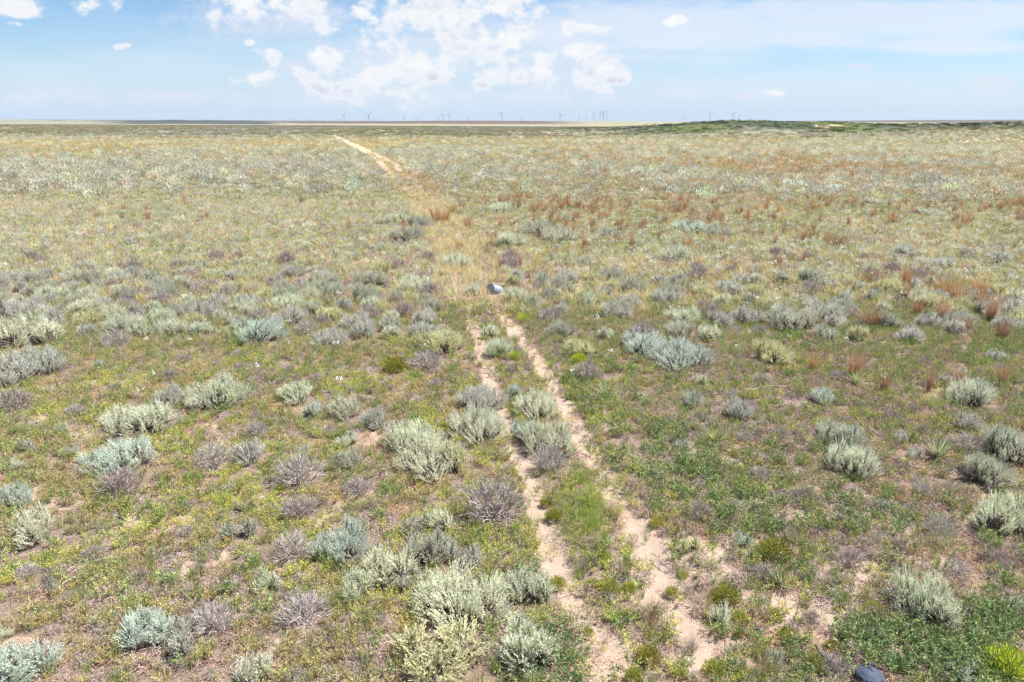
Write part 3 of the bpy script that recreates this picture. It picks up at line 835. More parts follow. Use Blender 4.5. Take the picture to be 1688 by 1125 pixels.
# small grey tufts and seedling bushes between the large ones near the camera
small = 0
for _ in range(900):
    px, py = random.uniform(-10, 1700), random.uniform(590, 1120)
    if not (px < 900 or px > 1120): continue
    x, y = G(px, py)
    if trackdist(np.array([x]), np.array([y]))[0] < .6 or any(math.hypot(x - p[2], y - p[3]) < .35 + .5 * p[4] + .25 for p in placed): continue
    if random.random() < .66: put_dry(x, y, random.uniform(.4, .75))
    else: put_sage(x, y, random.uniform(.28, .5), None, random.choice('gsmy'))
    small += 1
    if small >= 74: break

# further sagebrush, thickest on the left between 24 and 70 metres
n_hand = len(placed)
cand = []
for _ in range(120000):
    y = math.sqrt(random.uniform(24 ** 2, 125 ** 2)); x = y * random.uniform(-.76, .76)
    cand.append((x, y))
cand = np.array(cand)
pxc, pyc = PX(cand[:, 0], cand[:, 1])
u = (cand[:, 0] - trackx(cand[:, 1])) / cand[:, 1]
nz = fbm(cand[:, 0] * .09, cand[:, 1] * .07, 201)
left = ss(.02, -.12, u); dens = (left * ss(.26, .46, nz) * 4 + .08 + .45 * (1 - left) * ss(.54, .66, nz))
dens = dens * np.where(pyc > 380, 1, .7)
dens = np.where((pyc > 560), 0, dens)
keep = (rng.random(len(cand)) < dens) & (trackdist(cand[:, 0], cand[:, 1]) > 1.3)
cand = cand[keep]
taken = {}
def near_taken(x, y):
    i, j = int(x // 2), int(y // 2)
    return [t for a in (-1, 0, 1) for b in (-1, 0, 1) for t in taken.get((i + a, j + b), ())]
for p in placed: taken.setdefault((int(p[2] // 2), int(p[3] // 2)), []).append((p[2], p[3], p[4]))
n_s = sum(1 for p in placed if p[0] == 'sagebrush'); n_d = 0
mid_sage = []
for x, y in cand:
    near = y < 48
    w = random.uniform(.8, 1.75) if near else random.uniform(.8, 1.9)
    if any(abs(x - a) < (w + c) * .33 and abs(y - b) < (w + c) * .40 for a, b, c in near_taken(x, y)): continue
    taken.setdefault((int(x // 2), int(y // 2)), []).append((x, y, w)); mid_sage.append((x, y, w))
mid_sage.sort(key=lambda t: t[1] - .8 * t[2])
rest = []
for x, y, w in mid_sage:
    if random.random() < .16 and n_d < 70: put_dry(x, y, w * .9); n_d += 1
    elif n_s < 300: put_sage(x, y, w, None, random.choice('gsgmygs' if y > 30 else 'gsmmys')); n_s += 1
    else: rest.append((x, y, w))
print('sage', n_s, 'dry', n_d, 'rest', len(rest))
if rest:
    rest = np.array(rest); s = np.stack([rest[:, 2] / .9, rest[:, 2] / .9, .9 + 0 * rest[:, 2]], 1)
    scatter('further_sagebrush', 'grey-green sagebrush massed beyond the countable bushes', 'sagebrush', on_ground(rest[:, 0], rest[:, 1]), P_sg_mid, rng.uniform(0, 6, len(rest)), s,
            np.array([.62, .63, .50]) * (1 + .12 * rng.normal(size=(len(rest), 1))))

# ---- rust coloured bluestem tufts
BL = [grass(260, .85, .0048, .13, .34, 5, .01).mesh('bluestem_blades', M_leaf_o) for _ in range(5)] + [grass(200, .9, .0048, .08, .20, 5, .008).mesh('bluestem_blades', M_leaf_o) for _ in range(3)]
BLF = [grass(70, .85, .012, .15, .26, 4, .01).mesh('bluestem_blades_far', M_leaf_o) for _ in range(5)]


def put_blue(x, y, h, wk=1.0, label=None):
    me = random.choice(BL if y < 42 else BLF)
    o = bpy.data.objects.new('bluestem_tuft', me); COL.objects.link(o)
    o.location = (x, y, gz(x, y) - .01); o.rotation_euler = (random.gauss(0, .05), random.gauss(0, .05), random.uniform(0, 6.28))
    s = h / .8; o.scale = (s * wk, s * wk, s)
    v = random.uniform(.75, 1.2); o.color = (.56 * v, random.uniform(.31, .38) * v, random.uniform(.17, .23) * v, 1)
    o['category'] = 'grass tuft'; o['group'] = GROUPS['bluestem_tuft']
    placed.append(['bluestem_tuft', o, x, y, h, 'tall' if h > .75 else 'short', label])


for px, py, hp, wk, lab in [(1404, 622, 38, 1.0, 'bright rust grass tuft standing over a yucca on the right'), (1530, 645, 34, .4, 'narrow dark rust grass tuft left of the round right-edge sagebrush'),
        (1652, 636, 34, .4, 'narrow rust grass tuft at the right edge'), (1580, 630, 22, .5, 'short rust tuft behind the round right-edge sagebrush'), (1456, 645, 30, .4, None),
        (1340, 610, 26, .6, None), (1435, 540, 30, 1.2, 'bushy rust tuft in the right middle distance'), (1490, 478, 32, .9, 'tall rust tuft, rear of a dark pair at right'), (1493, 498, 26, .5, 'dark narrow rust tuft, front of a pair at right'),
        (1555, 490, 34, 1, None), (1574, 500, 34, .8, None), (1610, 490, 28, 1, None), (1612, 515, 30, 1, None), (1552, 530, 34, .6, None), (1632, 532, 36, .9, None), (1650, 560, 32, .7, None), (1512, 520, 24, .7, None),
        (1590, 545, 22, 1, None), (1450, 472, 22, .8, None), (1380, 410, 22, 1.1, None), (1322, 400, 22, 1.1, None), (1340, 398, 22, .8, None), (1430, 470, 20, .8, None), (1283, 440, 18, .6, None),
        (858, 442, 20, .4, 'thin rust tuft just beyond the drum, right of two'), (826, 442, 20, .4, 'thin rust tuft beyond the drum, left of two'), (722, 368, 24, 1.2, 'rust tuft beside the far track, left of two'), (733, 370, 24, 1.0, 'rust tuft beside the far track, right of two'),
        (1228, 390, 16, .6, None), (1254, 392, 18, .6, None), (1470, 372, 18, .8, None), (1284, 352, 18, .5, None), (1262, 346, 18, .8, None)]:
    x, y = G(px, py); put_blue(x, y, max(.55, 1.25 * hp / SC(px, py)), max(.8, wk * 1.35), lab)
nb = sum(1 for p in placed if p[0] == 'bluestem_tuft')
cx_, cy_ = sample(34, 94, 1.0, .74)
w_ = ss(-.04, .2, (cx_ - trackx(cy_)) / cy_) * .8 + .035
pr = w_ * (.42 + .5 * ss(.42, .64, fbm(cx_ * .07, cy_ * .05, 210))) * ss(30, 75, cy_) * .62
kk = rng.random(len(cx_)) < pr
cx_, cy_ = cx_[kk], cy_[kk]; od = np.argsort(cy_)
ex = []
for i in od:
    if trackdist(cx_[i:i + 1], cy_[i:i + 1])[0] < .5: continue
    if nb < 300: put_blue(float(cx_[i]), float(cy_[i]), random.uniform(.7, 1.1), random.uniform(.6, 1.1)); nb += 1
    else: ex.append(i)
print('bluestem', nb, 'more', len(ex))
# the row of rust grass along the right side of the far track
ex_x = list(cx_[ex]); ex_y = list(cy_[ex])
for _ in range(120):
    t = random.uniform(70, 112); ex_x.append(float(np.interp(t, [p[1] for p in RR], [p[0] for p in RR])) + random.gauss(1.2, .9)); ex_y.append(t)
place('red', np.array(ex_x), np.array(ex_y), P_fbl, 'further_bluestem', 'rust coloured grass massed beyond the countable tufts and along the far track', 'bluestem grass', .6, 1.1, jit=.3, tint=(.52, .35, .20))

# ---- snakeweed cushions
SN = []
for _ in range(4):
    b = sprout_dome(.34, .2, 1500, .05, .009, .7); SN.append(b.mesh('snakeweed_sprigs', M_leaf_o))
for px, py, w, tone, lab in [(918, 972, 34, 'g', 'yellow-green snakeweed touching the left rut beside mint sagebrush'), (976, 972, 26, 'g', None), (1003, 985, 42, 'g', None), (1036, 980, 28, 'g', None), (1107, 986, 26, 'g', None),
        (1196, 1000, 52, 'o', 'large olive snakeweed above the little mint sagebrush'), (1218, 1030, 34, 'g', 'bright green snakeweed touching the little mint sagebrush'), (967, 1052, 26, 'g', None), (1120, 1122, 28, 'g', 'snakeweed at the bottom edge between the ruts, right of two'),
        (1177, 1118, 42, 'g', 'yellow-green snakeweed at the bottom edge right of the ruts'), (1046, 1125, 34, 'g', 'snakeweed at the bottom edge between the ruts, left of two'), (1068, 1098, 46, 'o', None), (1083, 872, 28, 'y', 'small yellow snakeweed alone on sand right of the right rut'),
        (912, 860, 30, 'o', 'olive snakeweed on the strip between the ruts'), (900, 836, 22, 'o', None), (996, 930, 32, 'g', None), (1126, 955, 20, 'y', None), (1276, 930, 58, 'o', 'large olive snakeweed behind the stalked yucca'),
        (1272, 1026, 34, 'g', None), (1300, 1062, 40, 'g', None), (1345, 1108, 40, 'g', None), (1658, 1124, 84, 'b', 'vivid lime snakeweed in the bottom right corner'), (1372, 1074, 30, 'o', 'olive snakeweed under the curved black strip'),
        (1258, 1092, 36, 'g', None), (1440, 1012, 30, 'g', None), (1130, 600, 30, 'b', 'lime snakeweed below the wide blue-grey sagebrush'), (848, 596, 24, 'b', None), (862, 533, 24, 'b', None), (955, 603, 30, 'b', None), (652, 618, 44, 'o', 'olive-brown snakeweed patch in front of the lilac dry shrub')]:
    x, y = G(px, py - w * .15); wm = w / SC(px, py)
    col = {'g': (.40, .41, .09), 'o': (.34, .32, .07), 'y': (.50, .44, .12), 'b': (.50, .56, .06)}[tone]
    o = bpy.data.objects.new('snakeweed', random.choice(SN)); COL.objects.link(o)
    o.location = (x, y, gz(x, y) - .01); s = wm / .34; o.scale = (s, s, s * random.uniform(.8, 1.05)); o.rotation_euler = (0, 0, random.uniform(0, 6.28)); o.color = (*col, 1)
    o['category'] = 'snakeweed'; o['group'] = GROUPS['snakeweed']
    placed.append(['snakeweed', o, x, y, wm, {'g': 'yellow-green', 'o': 'olive', 'y': 'yellow', 'b': 'lime'}[tone], lab])


# ---- yucca rosettes: living leaves, dead skirt, one with a stalk
def yucca(n, L, hw, lo, hi):
    b = Buf(); ph = rng.uniform(0, 2 * np.pi, n); el = R(1) * rng.uniform(lo, hi, n); l = L * rng.uniform(.7, 1.1, n)
    d = np.stack([np.cos(ph) * np.cos(el), np.sin(ph) * np.cos(el), np.sin(el)], 1)
    side = unit(np.cross(d, np.array([0, 0, 1.0])))
    P = np.stack([d * (l * t)[:, None] - np.array([0, 0, 1]) * (l * t * t * .10)[:, None] + [0, 0, .03] for t in (0.02, .35, .7, 1)], 1)
    P[:, :, 2] = np.maximum(P[:, :, 2], .012)
    b.strips(P, np.array([.8, 1, .6, .06]) * hw, side=side)
    return b


YL = [yucca(46, .46, .0085, 28, 88).mesh('yucca_leaves', M_leaf_o) for _ in range(3)]
YD = [yucca(34, .42, .007, 0, 26).mesh('yucca_dead_leaves', M_leaf_o) for _ in range(3)]
for px, py, w, col, lab in [(1285, 975, 74, (.33, .36, .19), 'pale yucca with a dry flower stalk on sand right of the ruts'), (1237, 955, 44, (.24, .28, .18), 'smaller dark yucca left of the stalked one'),
        (1543, 762, 78, (.40, .45, .26), 'bright yucca with long pale leaves beside the right dark shrub'), (1000, 662, 62, (.34, .38, .20), 'yucca with dead tan leaves right of the right rut'),
        (1180, 738, 66, (.34, .37, .16), 'round yellow-green yucca right of centre'), (1240, 852, 44, (.22, .30, .18), 'upright narrow green yucca right of centre'), (1412, 640, 60, (.36, .40, .17), 'yellow-green yucca under the bright rust tuft'),
        (1130, 690, 34, (.22, .30, .18), 'small upright yucca below a small sagebrush right of centre'), (24, 724, 34, (.24, .34, .17), 'green yucca near the left edge, mid height'), (438, 700, 24, (.36, .42, .16), 'small bright yucca left of centre'),
        (955, 630, 30, (.28, .33, .16), 'small yucca beside the half-dead shrub by the right rut'), (1325, 905, 40, (.24, .28, .15), 'ragged yucca lost in weeds behind the stalked one')]:
    x, y = G(px, py - 6); wm = w / SC(px, py); s = wm / .8
    o = thing('yucca', lab, 'yucca', (x, y, gz(x, y) - .01), random.uniform(0, 6.28), GROUPS['yucca']); o.scale = (s, s, s)
    part('leaves', random.choice(YL), o, col); q = part('dead_leaves', random.choice(YD), o, (.46, .38, .26))
    if 'stalk' in lab and 'with' in lab:
        b = Buf(); P = np.array([[[0, 0, .02], [.02, .01, .3], [.03, .02, .6], [-.02, .03, .78]]] * 3)
        b.strips(P, [.009, .008, .006, .004]); b.strips(P + .001, [.009, .008, .006, .004])
        b.leaves(np.tile([[0, .03, .72]], (10, 1)) + rng.normal(size=(10, 3)) * .03, unit(rng.normal(size=(10, 3))), .05, .02)
        part('flower_stalk', b.mesh('yucca_stalk', M_leaf_o), o, (.50, .44, .30))
    placed.append(['yucca', o, x, y, wm, '', lab])

# ---- distinct pale grass tufts near the ruts
GT = [grass(150, .42, .0026, .09, .65, 5, .01).mesh('tuft_blades', M_leaf_o) for _ in range(4)]
for px, py, w, col, lab in [(1072, 1035, 84, (.46, .31, .20), 'rusty tan grass tuft between the ruts at the bottom'), (955, 950, 54, (.36, .34, .22), 'greyish green grass tuft on the strip between the ruts'),
        (1258, 1122, 78, (.50, .38, .22), 'straw coloured grass tuft at the bottom edge right of the ruts'), (1140, 1080, 60, (.40, .34, .28), 'pale thin grass tuft right of the snakeweeds near the bottom'), (1095, 1060, 30, (.3, .34, .15), 'small green grass tuft touching the rusty tan one'),
        (968, 885, 62, (.34, .42, .10), 'bright green grass tuft, front of three between the ruts'), (975, 845, 66, (.36, .44, .10), 'bright green grass tuft, middle of three between the ruts'), (958, 805, 56, (.33, .40, .11), 'bright green grass tuft, rear of three between the ruts'),
        (1470, 655, 34, (.5, .46, .36), None), (920, 575, 40, (.35, .38, .15), None), (1010, 620, 30, (.3, .36, .12), None)]:
    x, y = G(px, py - 8); wm = w / SC(px, py)
    o = bpy.data.objects.new('grass_tuft', random.choice(GT)); COL.objects.link(o); s = wm / .62
    o.location = (x, y, gz(x, y) - .01); o.scale = (s, s, s); o.rotation_euler = (0, 0, random.uniform(0, 6.28)); o.color = (*col, 1)
    o['category'] = 'grass tuft'; o['group'] = GROUPS['grass_tuft']
    placed.append(['grass_tuft', o, x, y, wm, 'green' if col[1] > col[0] else 'straw coloured', lab])
# dense bright green strip growth between the ruts, as part of the near grass
gx, gy = [], []
for _ in range(230):
    a, b = G(random.gauss(965, 26) + random.gauss(0, 12), random.gauss(838, 36)); gx.append(a); gy.append(b)
place('gss', np.array(gx), np.array(gy), P_gss, 'strip_grass', 'bright green grass covering the strip between the near ruts', 'grass', .45, 1.0, tint=(.36, .42, .11), jit=.25)

gx, gy = [], []
for cx0, cy0, sx0, sy0, k0 in [(1560, 1088, 85, 26, 330), (1440, 1052, 34, 14, 70), (1640, 1030, 34, 22, 90), (1130, 790, 50, 26, 110), (1250, 835, 50, 28, 130), (925, 1095, 30, 30, 70), (1180, 745, 70, 20, 90), (1420, 850, 60, 20, 90)]:
    for _ in range(int(k0 * .55)):
        a, b = G(cx0 + random.gauss(0, sx0), cy0 + random.gauss(0, sy0)); 
        if min(math.hypot(a - G(*q)[0], b - G(*q)[1]) for q in ((1432, 1118), (1440, 1124), (1368, 1090))) > .3: gx.append(a); gy.append(b)
place('grn', np.array(gx), np.array(gy), P_grn, 'leafy_weeds', 'darker green leafy weeds at bottom right and right of the ruts', 'weeds', .8, 1.35, tint=(.21, .27, .12), jit=.35)

# ---- dead branches lying on the ground
def branch(label, px, py, ang, L, n=7):
    x, y = G(px, py); b = Buf()
    k = 6; main = np.array([[L * t, .06 * L * math.sin(4 * t), .03 + .05 * math.sin(3 * t)] for t in np.linspace(0, 1, k)])
    for o_ in range(3): b.strips(main[None], np.linspace(.011, .004, k))
    for i in range(n):
        t = rng.uniform(.15, .95); p = np.array([L * t, .06 * L * math.sin(4 * t), .04]); a = rng.choice([-1, 1]) * rng.uniform(.4, 1.1)
        q = np.array([math.cos(a), math.sin(a), rng.uniform(-.05, .5)]) * L * rng.uniform(.15, .4)
        Pp = np.stack([p, p + q * .5 + [0, 0, .01], p + q]); Pp[:, 2] = np.maximum(Pp[:, 2], .01)
        b.strips(Pp[None], [.006, .004, .002]); b.strips(Pp[None], [.006, .004, .002])
    me = b.mesh('dead_branch', M_dry_o)
    o = bpy.data.objects.new('dead_branch', me); COL.objects.link(o); o.location = (x, y, gz(x, y)); o.rotation_euler = (0, 0, ang); o.color = (.52, .46, .43, 1)
    o['label'] = label; o['category'] = 'dead branch'; o['group'] = 'bleached dead branches on the ground'


for lab, px, py, an, L in [('pale dead branch upright in weeds near the left edge, lower left', 85, 985, 1.3, .7), ('bleached branch lying among weeds, lower left', 120, 945, .7, .8), ('pale forked branch by the lilac shrub, bottom left of centre', 740, 1075, 1.1, .6),
        ('long bleached branch lying right of the wide blue-grey sagebrush', 1200, 630, -.1, 1.6), ('second bleached branch lying in front of the longer one at right', 1240, 645, .25, 1.3), ('thin branch right of the small pale sagebrush, right middle', 1465, 715, -.7, 1.2),
        ('fallen branch left of the green-tinged right edge sagebrush', 1590, 838, -.3, .9), ('dark branch lying on sand between ruts and snakeweed', 1105, 945, 2.0, .55), ('thin bleached twig at the bottom right beside the lime snakeweed', 1600, 1115, 1.7, .5),
        ('dead branch on litter in the left middle', 285, 660, .2, .8), ('bleached twigs left of the wide pale mint sagebrush', 300, 590, .4, 1.0), ('pale branch left of the small round sagebrush', 105, 640, 1.4, .7)]:
    branch(lab, px, py, an, L)

# ---- ground cover keeps clear of the bushes' middles
GX0, GY0, GC = -60.0, 5.0, .12
occ = np.zeros((int(120 / GC), int(76 / GC)), bool)
for kd, o_, x_, y_, w_m, *_r in placed:
    if kd not in ('sagebrush', 'dry_shrub', 'snakeweed') or y_ > 80 or abs(x_) > 59: continue
    rr0 = w_m * (.40 if kd == 'sagebrush' else .30)
    i0, i1 = int((x_ - rr0 - GX0) / GC), int((x_ + rr0 - GX0) / GC) + 1; j0, j1 = int((y_ - rr0 - GY0) / GC), int((y_ + rr0 - GY0) / GC) + 1
    ii, jj = np.meshgrid(np.arange(max(i0, 0), min(i1, occ.shape[0])), np.arange(max(j0, 0), min(j1, occ.shape[1])), indexing='ij')
    m_ = np.hypot(ii * GC + GX0 - x_, jj * GC + GY0 - y_) < rr0
    occ[ii[m_], jj[m_]] = True

for px_, py_, rr0 in ((822, 484, .55), (820, 492, .45), (1432, 1118, .26), (1436, 1124, .26), (1350, 1075, .12), (1368, 1090, .12), (1390, 1099, .12)):
    x_, y_ = G(px_, py_); ii, jj = np.meshgrid(np.arange(occ.shape[0]), np.arange(occ.shape[1]), indexing='ij')
    occ |= np.hypot(ii * GC + GX0 - x_, jj * GC + GY0 - y_) < rr0


def clear(x, y):
    i_ = ((x - GX0) / GC).astype(int); j_ = ((y - GY0) / GC).astype(int)
    ok = (i_ >= 0) & (i_ < occ.shape[0]) & (j_ >= 0) & (j_ < occ.shape[1])
    r = np.ones(len(x), bool); r[ok] = ~occ[i_[ok], j_[ok]]
    return r


# ---- near band
x, y = sample(6.5, 30, 72)
m = clear(x, y); x, y = x[m], y[m]
x, y, k = choose(x, y)
def T(kk, base, alt, sc, s):                       # tint field: base -> alt by noise
    m = k == kk; t = ss(.4, .62, fbm(x[m] * sc, y[m] * sc, s, 3))[:, None]
    return x[m], y[m], np.asarray(base) * (1 - t) + np.asarray(alt) * t
a, b, t = T('yel', (.46, .47, .13), (.44, .38, .17), .8, 61)
place('yel', a, b, P_yel, 'yellow_weeds', 'low yellow-green leafy weeds spread over the near sand', 'weeds', tint=t, jit=.25)
a, b, t = T('grn', (.18, .26, .08), (.27, .33, .14), .6, 62)
place('grn', a, b, P_grn, 'green_weeds', 'darker green broad-leaved weeds, thickest right of the wheel ruts', 'weeds', .75, 1.4, tint=t, jit=.25)
a, b, t = T('lit', (.33, .255, .235), (.36, .235, .17), .9, 63)
place('lit', a, b, P_lit, 'plant_litter', 'purple-brown twigs and dead leaf litter on the near sand', 'litter', tint=t, jit=.3)
m = np.isin(k, ['gry', 'sge'])
place('gry', x[m], y[m], P_gry, 'dead_weeds', 'dry grey-brown dead weeds between the near sagebrush', 'dead weeds', tint=(.38, .31, .27), jit=.3)
m = np.isin(k, ['gss', 'tan', 'red'])
place('gss', x[m], y[m], P_gss, 'grass', 'thin green and straw coloured grass among the near weeds', 'grass', tint=np.where((k[m] == 'gss')[:, None], (.27, .32, .11), (.44, .36, .22)), jit=.25)
m = k == 'wht'
place('wht', x[m], y[m], P_fl, 'white_wildflowers', 'small white wildflower heads on thin stalks right of the track', 'wildflowers', tint=(.72, .70, .62), jit=.05)

# ---- middle band
x, y = sample(28, 78, 17)
m = clear(x, y); x, y = x[m], y[m]
x, y, k = choose(x, y, barek=.8)
for kk, pr, nm, lb, ct, t_, zs in (
        ('yel', P_yel2, 'yellow_weeds', 'yellow-green weeds filling the middle distance of the prairie', 'weeds', (.50, .49, .17), 1),
        ('grn', P_grn2, 'green_weeds', 'green leafy weeds scattered in the middle distance', 'weeds', (.23, .29, .10), 1),
        ('lit', P_lit2, 'plant_litter', 'dead plant litter lying in the middle distance', 'litter', (.30, .24, .21), 1),
        ('gry', P_gry2, 'dead_weeds', 'grey dead weeds standing in the middle distance', 'dead weeds', (.35, .29, .26), 1),
        ('gss', P_gss2, 'grass', 'green grass standing between the middle distance sagebrush', 'grass', (.47, .47, .21), .85),
        ('tan', P_gss2, 'dry_grass', 'straw coloured dry grass, thickest round the steel drum', 'grass', (.60, .51, .29), .85)):
    m = k == kk; t = ss(.35, .65, fbm(x[m] * .3, y[m] * .3, 70, 3))[:, None]
    place(kk, x[m], y[m], pr, nm, lb, ct, tint=np.array(t_) * (1 - t) + np.array(t_) * [1.25, 1.08, 1.2] * t, jit=.28, zs=zs)
m = k == 'wht'
place('wht', x[m], y[m], P_fl, 'white_wildflowers', 'white wildflower heads dotted over the middle distance', 'wildflowers', .9, 1.5, tint=(.62, .60, .50), jit=.05)

# ------------------------------------------------------------------ the few made things
def mesh_pf(name, V, Fc, mat, smooth=True):
    me = bpy.data.meshes.new(name); me.from_pydata([tuple(v) for v in V], [], Fc); me.update()
    for p in me.polygons: p.use_smooth = smooth
    me.materials.append(mat); return me


def lathe(prof, n=40, cap=True):
    V = [(r * math.cos(2 * math.pi * i / n), r * math.sin(2 * math.pi * i / n), z) for r, z in prof for i in range(n)]
    Fc = [(k * n + i, k * n + (i + 1) % n, (k + 1) * n + (i + 1) % n, (k + 1) * n + i) for k in range(len(prof) - 1) for i in range(n)]
    if cap: Fc += [tuple(range(n))[::-1], tuple((len(prof) - 1) * n + i for i in range(n))]
    return V, Fc


M_steel = flat_mat('weathered_steel', (.30, .34, .38), .6, .2, var=.22, scale=5)
M_steel_lid = flat_mat('faded_lid', (.33, .40, .37), .6, .1, var=.18, scale=6)
M_gasket = flat_mat('dark_ring', (.06, .07, .09), .6, 0, var=.3)
x, y = G(822, 484)
drum = thing('steel_drum', 'blue-grey steel drum tilted in dry grass beside the track', 'drum', (x, y, gz(x, y) - .1), 0.5)
rr_ = .26
V, Fc = lathe([(rr_ - .01, 0), (rr_, .015), (rr_, .2), (rr_ + .014, .215), (rr_, .23), (rr_, .42), (rr_ + .014, .435), (rr_, .45), (rr_, .60)], 48)
part('drum_body', mesh_pf('drum_body', V, Fc, M_steel), drum)
V, Fc = lathe([(rr_ + .003, .585), (rr_ + .02, .59), (rr_ + .022, .61), (rr_ + .004, .617)], 48, False)
part('rim', mesh_pf('drum_rim', V, Fc, M_gasket), drum)
V, Fc = lathe([(rr_ + .002, .604), (rr_ + .002, .625), (rr_ - .02, .628), (rr_ - .035, .612), (.16, .616), (.02, .62)], 48, True)
part('lid', mesh_pf('drum_lid', V, Fc, M_steel_lid), drum)
drum.rotation_euler = Vector((-.62, -.62, .36)).to_track_quat('Z', 'Y').to_euler(); drum.location.z += .08; drum.location.y += .45

M_rub = flat_mat('black_rubber', (.022, .02, .022), .55, 0, var=.4)
def arch_strip(pts, w, t, name, mat):
    V = []; n = len(pts)
    for i, p in enumerate(pts):
        a = np.array(pts[max(i - 1, 0)]); b = np.array(pts[min(i + 1, n - 1)]); d = unit(b - a); s = unit(np.cross(d, [0, 0, 1.]));  u_ = np.cross(s, d)
        for k in range(8):
            c, q = math.cos(k * math.pi / 4), math.sin(k * math.pi / 4)
            V.append(np.array(p) + s * c * w + u_ * q * t)
    Fc = [(i * 8 + k, i * 8 + (k + 1) % 8, (i + 1) * 8 + (k + 1) % 8, (i + 1) * 8 + k) for i in range(n - 1) for k in range(8)] + [tuple(range(8))[::-1], tuple((n - 1) * 8 + k for k in range(8))]
    return mesh_pf(name, V, Fc, mat)


pp = [(1344, 1064), (1350, 1075), (1358, 1083), (1368, 1090), (1378, 1095), (1390, 1099), (1402, 1101)]
g0 = [G(*p) for p in pp]; zz = [.30, .26, .22, .18, .14, .10, .06]
g0 = [(a * (1 - z_ / H), b * (1 - z_ / H), z_ + gz(a, b)) for (a, b), z_ in zip(g0, zz)]
me = arch_strip(g0, .014, .011, 'hose', M_rub)
o = bpy.data.objects.new('rubber_hose', me); COL.objects.link(o); o['label'] = 'short curved black rubber hose arching over sand at bottom right'; o['category'] = 'hose'

# dark navy sack with a gathered top, cut by the frame
M_nav = flat_mat('navy_cloth', (.06, .075, .12), .8, 0, var=.3, scale=10, bump=.3)
M_nav2 = flat_mat('navy_cloth_trim', (.02, .022, .04), .55, 0, var=.3)
x, y = G(1432, 1124)
bag = thing('cloth_bag', 'dark navy bag slumped beside green weeds at the bottom edge', 'bag', (x, y, gz(x, y)), .2)
V = []; nu, nv = 56, 26
for j in range(nv + 1):
    t = j / nv
    for i in range(nu):
        a = 2 * math.pi * i / nu
        r = .165 * math.sin(min(t * 1.25, 1) * math.pi / 2) if t < .5 else .165 * (1 - .12 * ((t - .5) / .5) ** 2)
        z = .20 - .20 * (t ** 1.6)
        fold = 1 + .05 * math.sin(a * 7 + 2 * t) * t + .035 * math.sin(a * 3 - 4 * t) + .02 * math.sin(a * 13) * t
        V.append((r * fold * math.cos(a) * 1.08, r * fold * math.sin(a), z + .012 * math.sin(a * 2 + 1) * (1 - t)))
Fc = [(j * nu + i, (j + 1) * nu + i, (j + 1) * nu + (i + 1) % nu, j * nu + (i + 1) % nu) for j in range(nv) for i in range(nu)]
part('bag_body', mesh_pf('bag_body', V, Fc, M_nav), bag)
tr = [(.172 * 1.08 * math.cos(a), .172 * math.sin(a), .14 + .02 * math.sin(2 * a)) for a in np.linspace(R(20), R(200), 26)]
part('trim_band', arch_strip(tr, .012, .012, 'bag_trim', M_nav2), bag)
tr = [(.05 * math.cos(a) + .08, .02 + .10 * math.sin(a), .19 + .03 * math.sin(a)) for a in np.linspace(0, math.pi, 18)]
part('strap', arch_strip(tr, .010, .005, 'bag_strap', M_nav2), bag)

# ------------------------------------------------------------------ wind turbines on the horizon
M_tur = flat_mat('turbine_paint_shaded', (.46, .47, .52), .5, 0, var=.05, scale=.05)  # white paint greyed: the backlit shade is put into the colour


def turbine_meshes():
    V, Fc = lathe([(2.6, -4), (2.4, 20), (2.1, 50), (1.7, 80)], 12)
    tw = mesh_pf('turbine_tower', V, Fc, M_tur)
    V = [(sx * 2, sy, z + 82) for sx in (-1, 1) for sy in (-4.5, 8) for z in (-2, 2)]
    V = [(-2, -4.5, 80), (2, -4.5, 80), (2, 8, 80.4), (-2, 8, 80.4), (-1.8, -4.5, 84), (1.8, -4.5, 84), (1.4, 8, 83.4), (-1.4, 8, 83.4)]
    Fc = [(0, 3, 2, 1), (4, 5, 6, 7), (0, 1, 5, 4), (1, 2, 6, 5), (2, 3, 7, 6), (3, 0, 4, 7)]
    na = mesh_pf('turbine_nacelle', V, Fc, M_tur, False)
    V, Fc = lathe([(.3, 0), (1.5, .8), (2.1, 2.4), (2.1, 4)], 12)
    V = [(a, -8.4 + c, 82 + b) for a, b, c in V]
    hub = mesh_pf('turbine_hub', V, Fc, M_tur)
    V = []
    for z, c, t in ((1.5, 1.0, .9), (8, 2.4, .6), (20, 1.9, .4), (34, 1.2, .25), (45, .35, .1)):
        V += [(-c * .5, -t, z), (c, 0, z), (-c * .5, t, z), (-c, 0, z)]
    Fc = [(i * 4 + k, i * 4 + (k + 1) % 4, i * 4 + 4 + (k + 1) % 4, i * 4 + 4 + k) for i in range(4) for k in range(4)] + [(3, 2, 1, 0), (16, 17, 18, 19)]
    return tw, na, hub, mesh_pf('turbine_blade', V, Fc, M_tur, False)


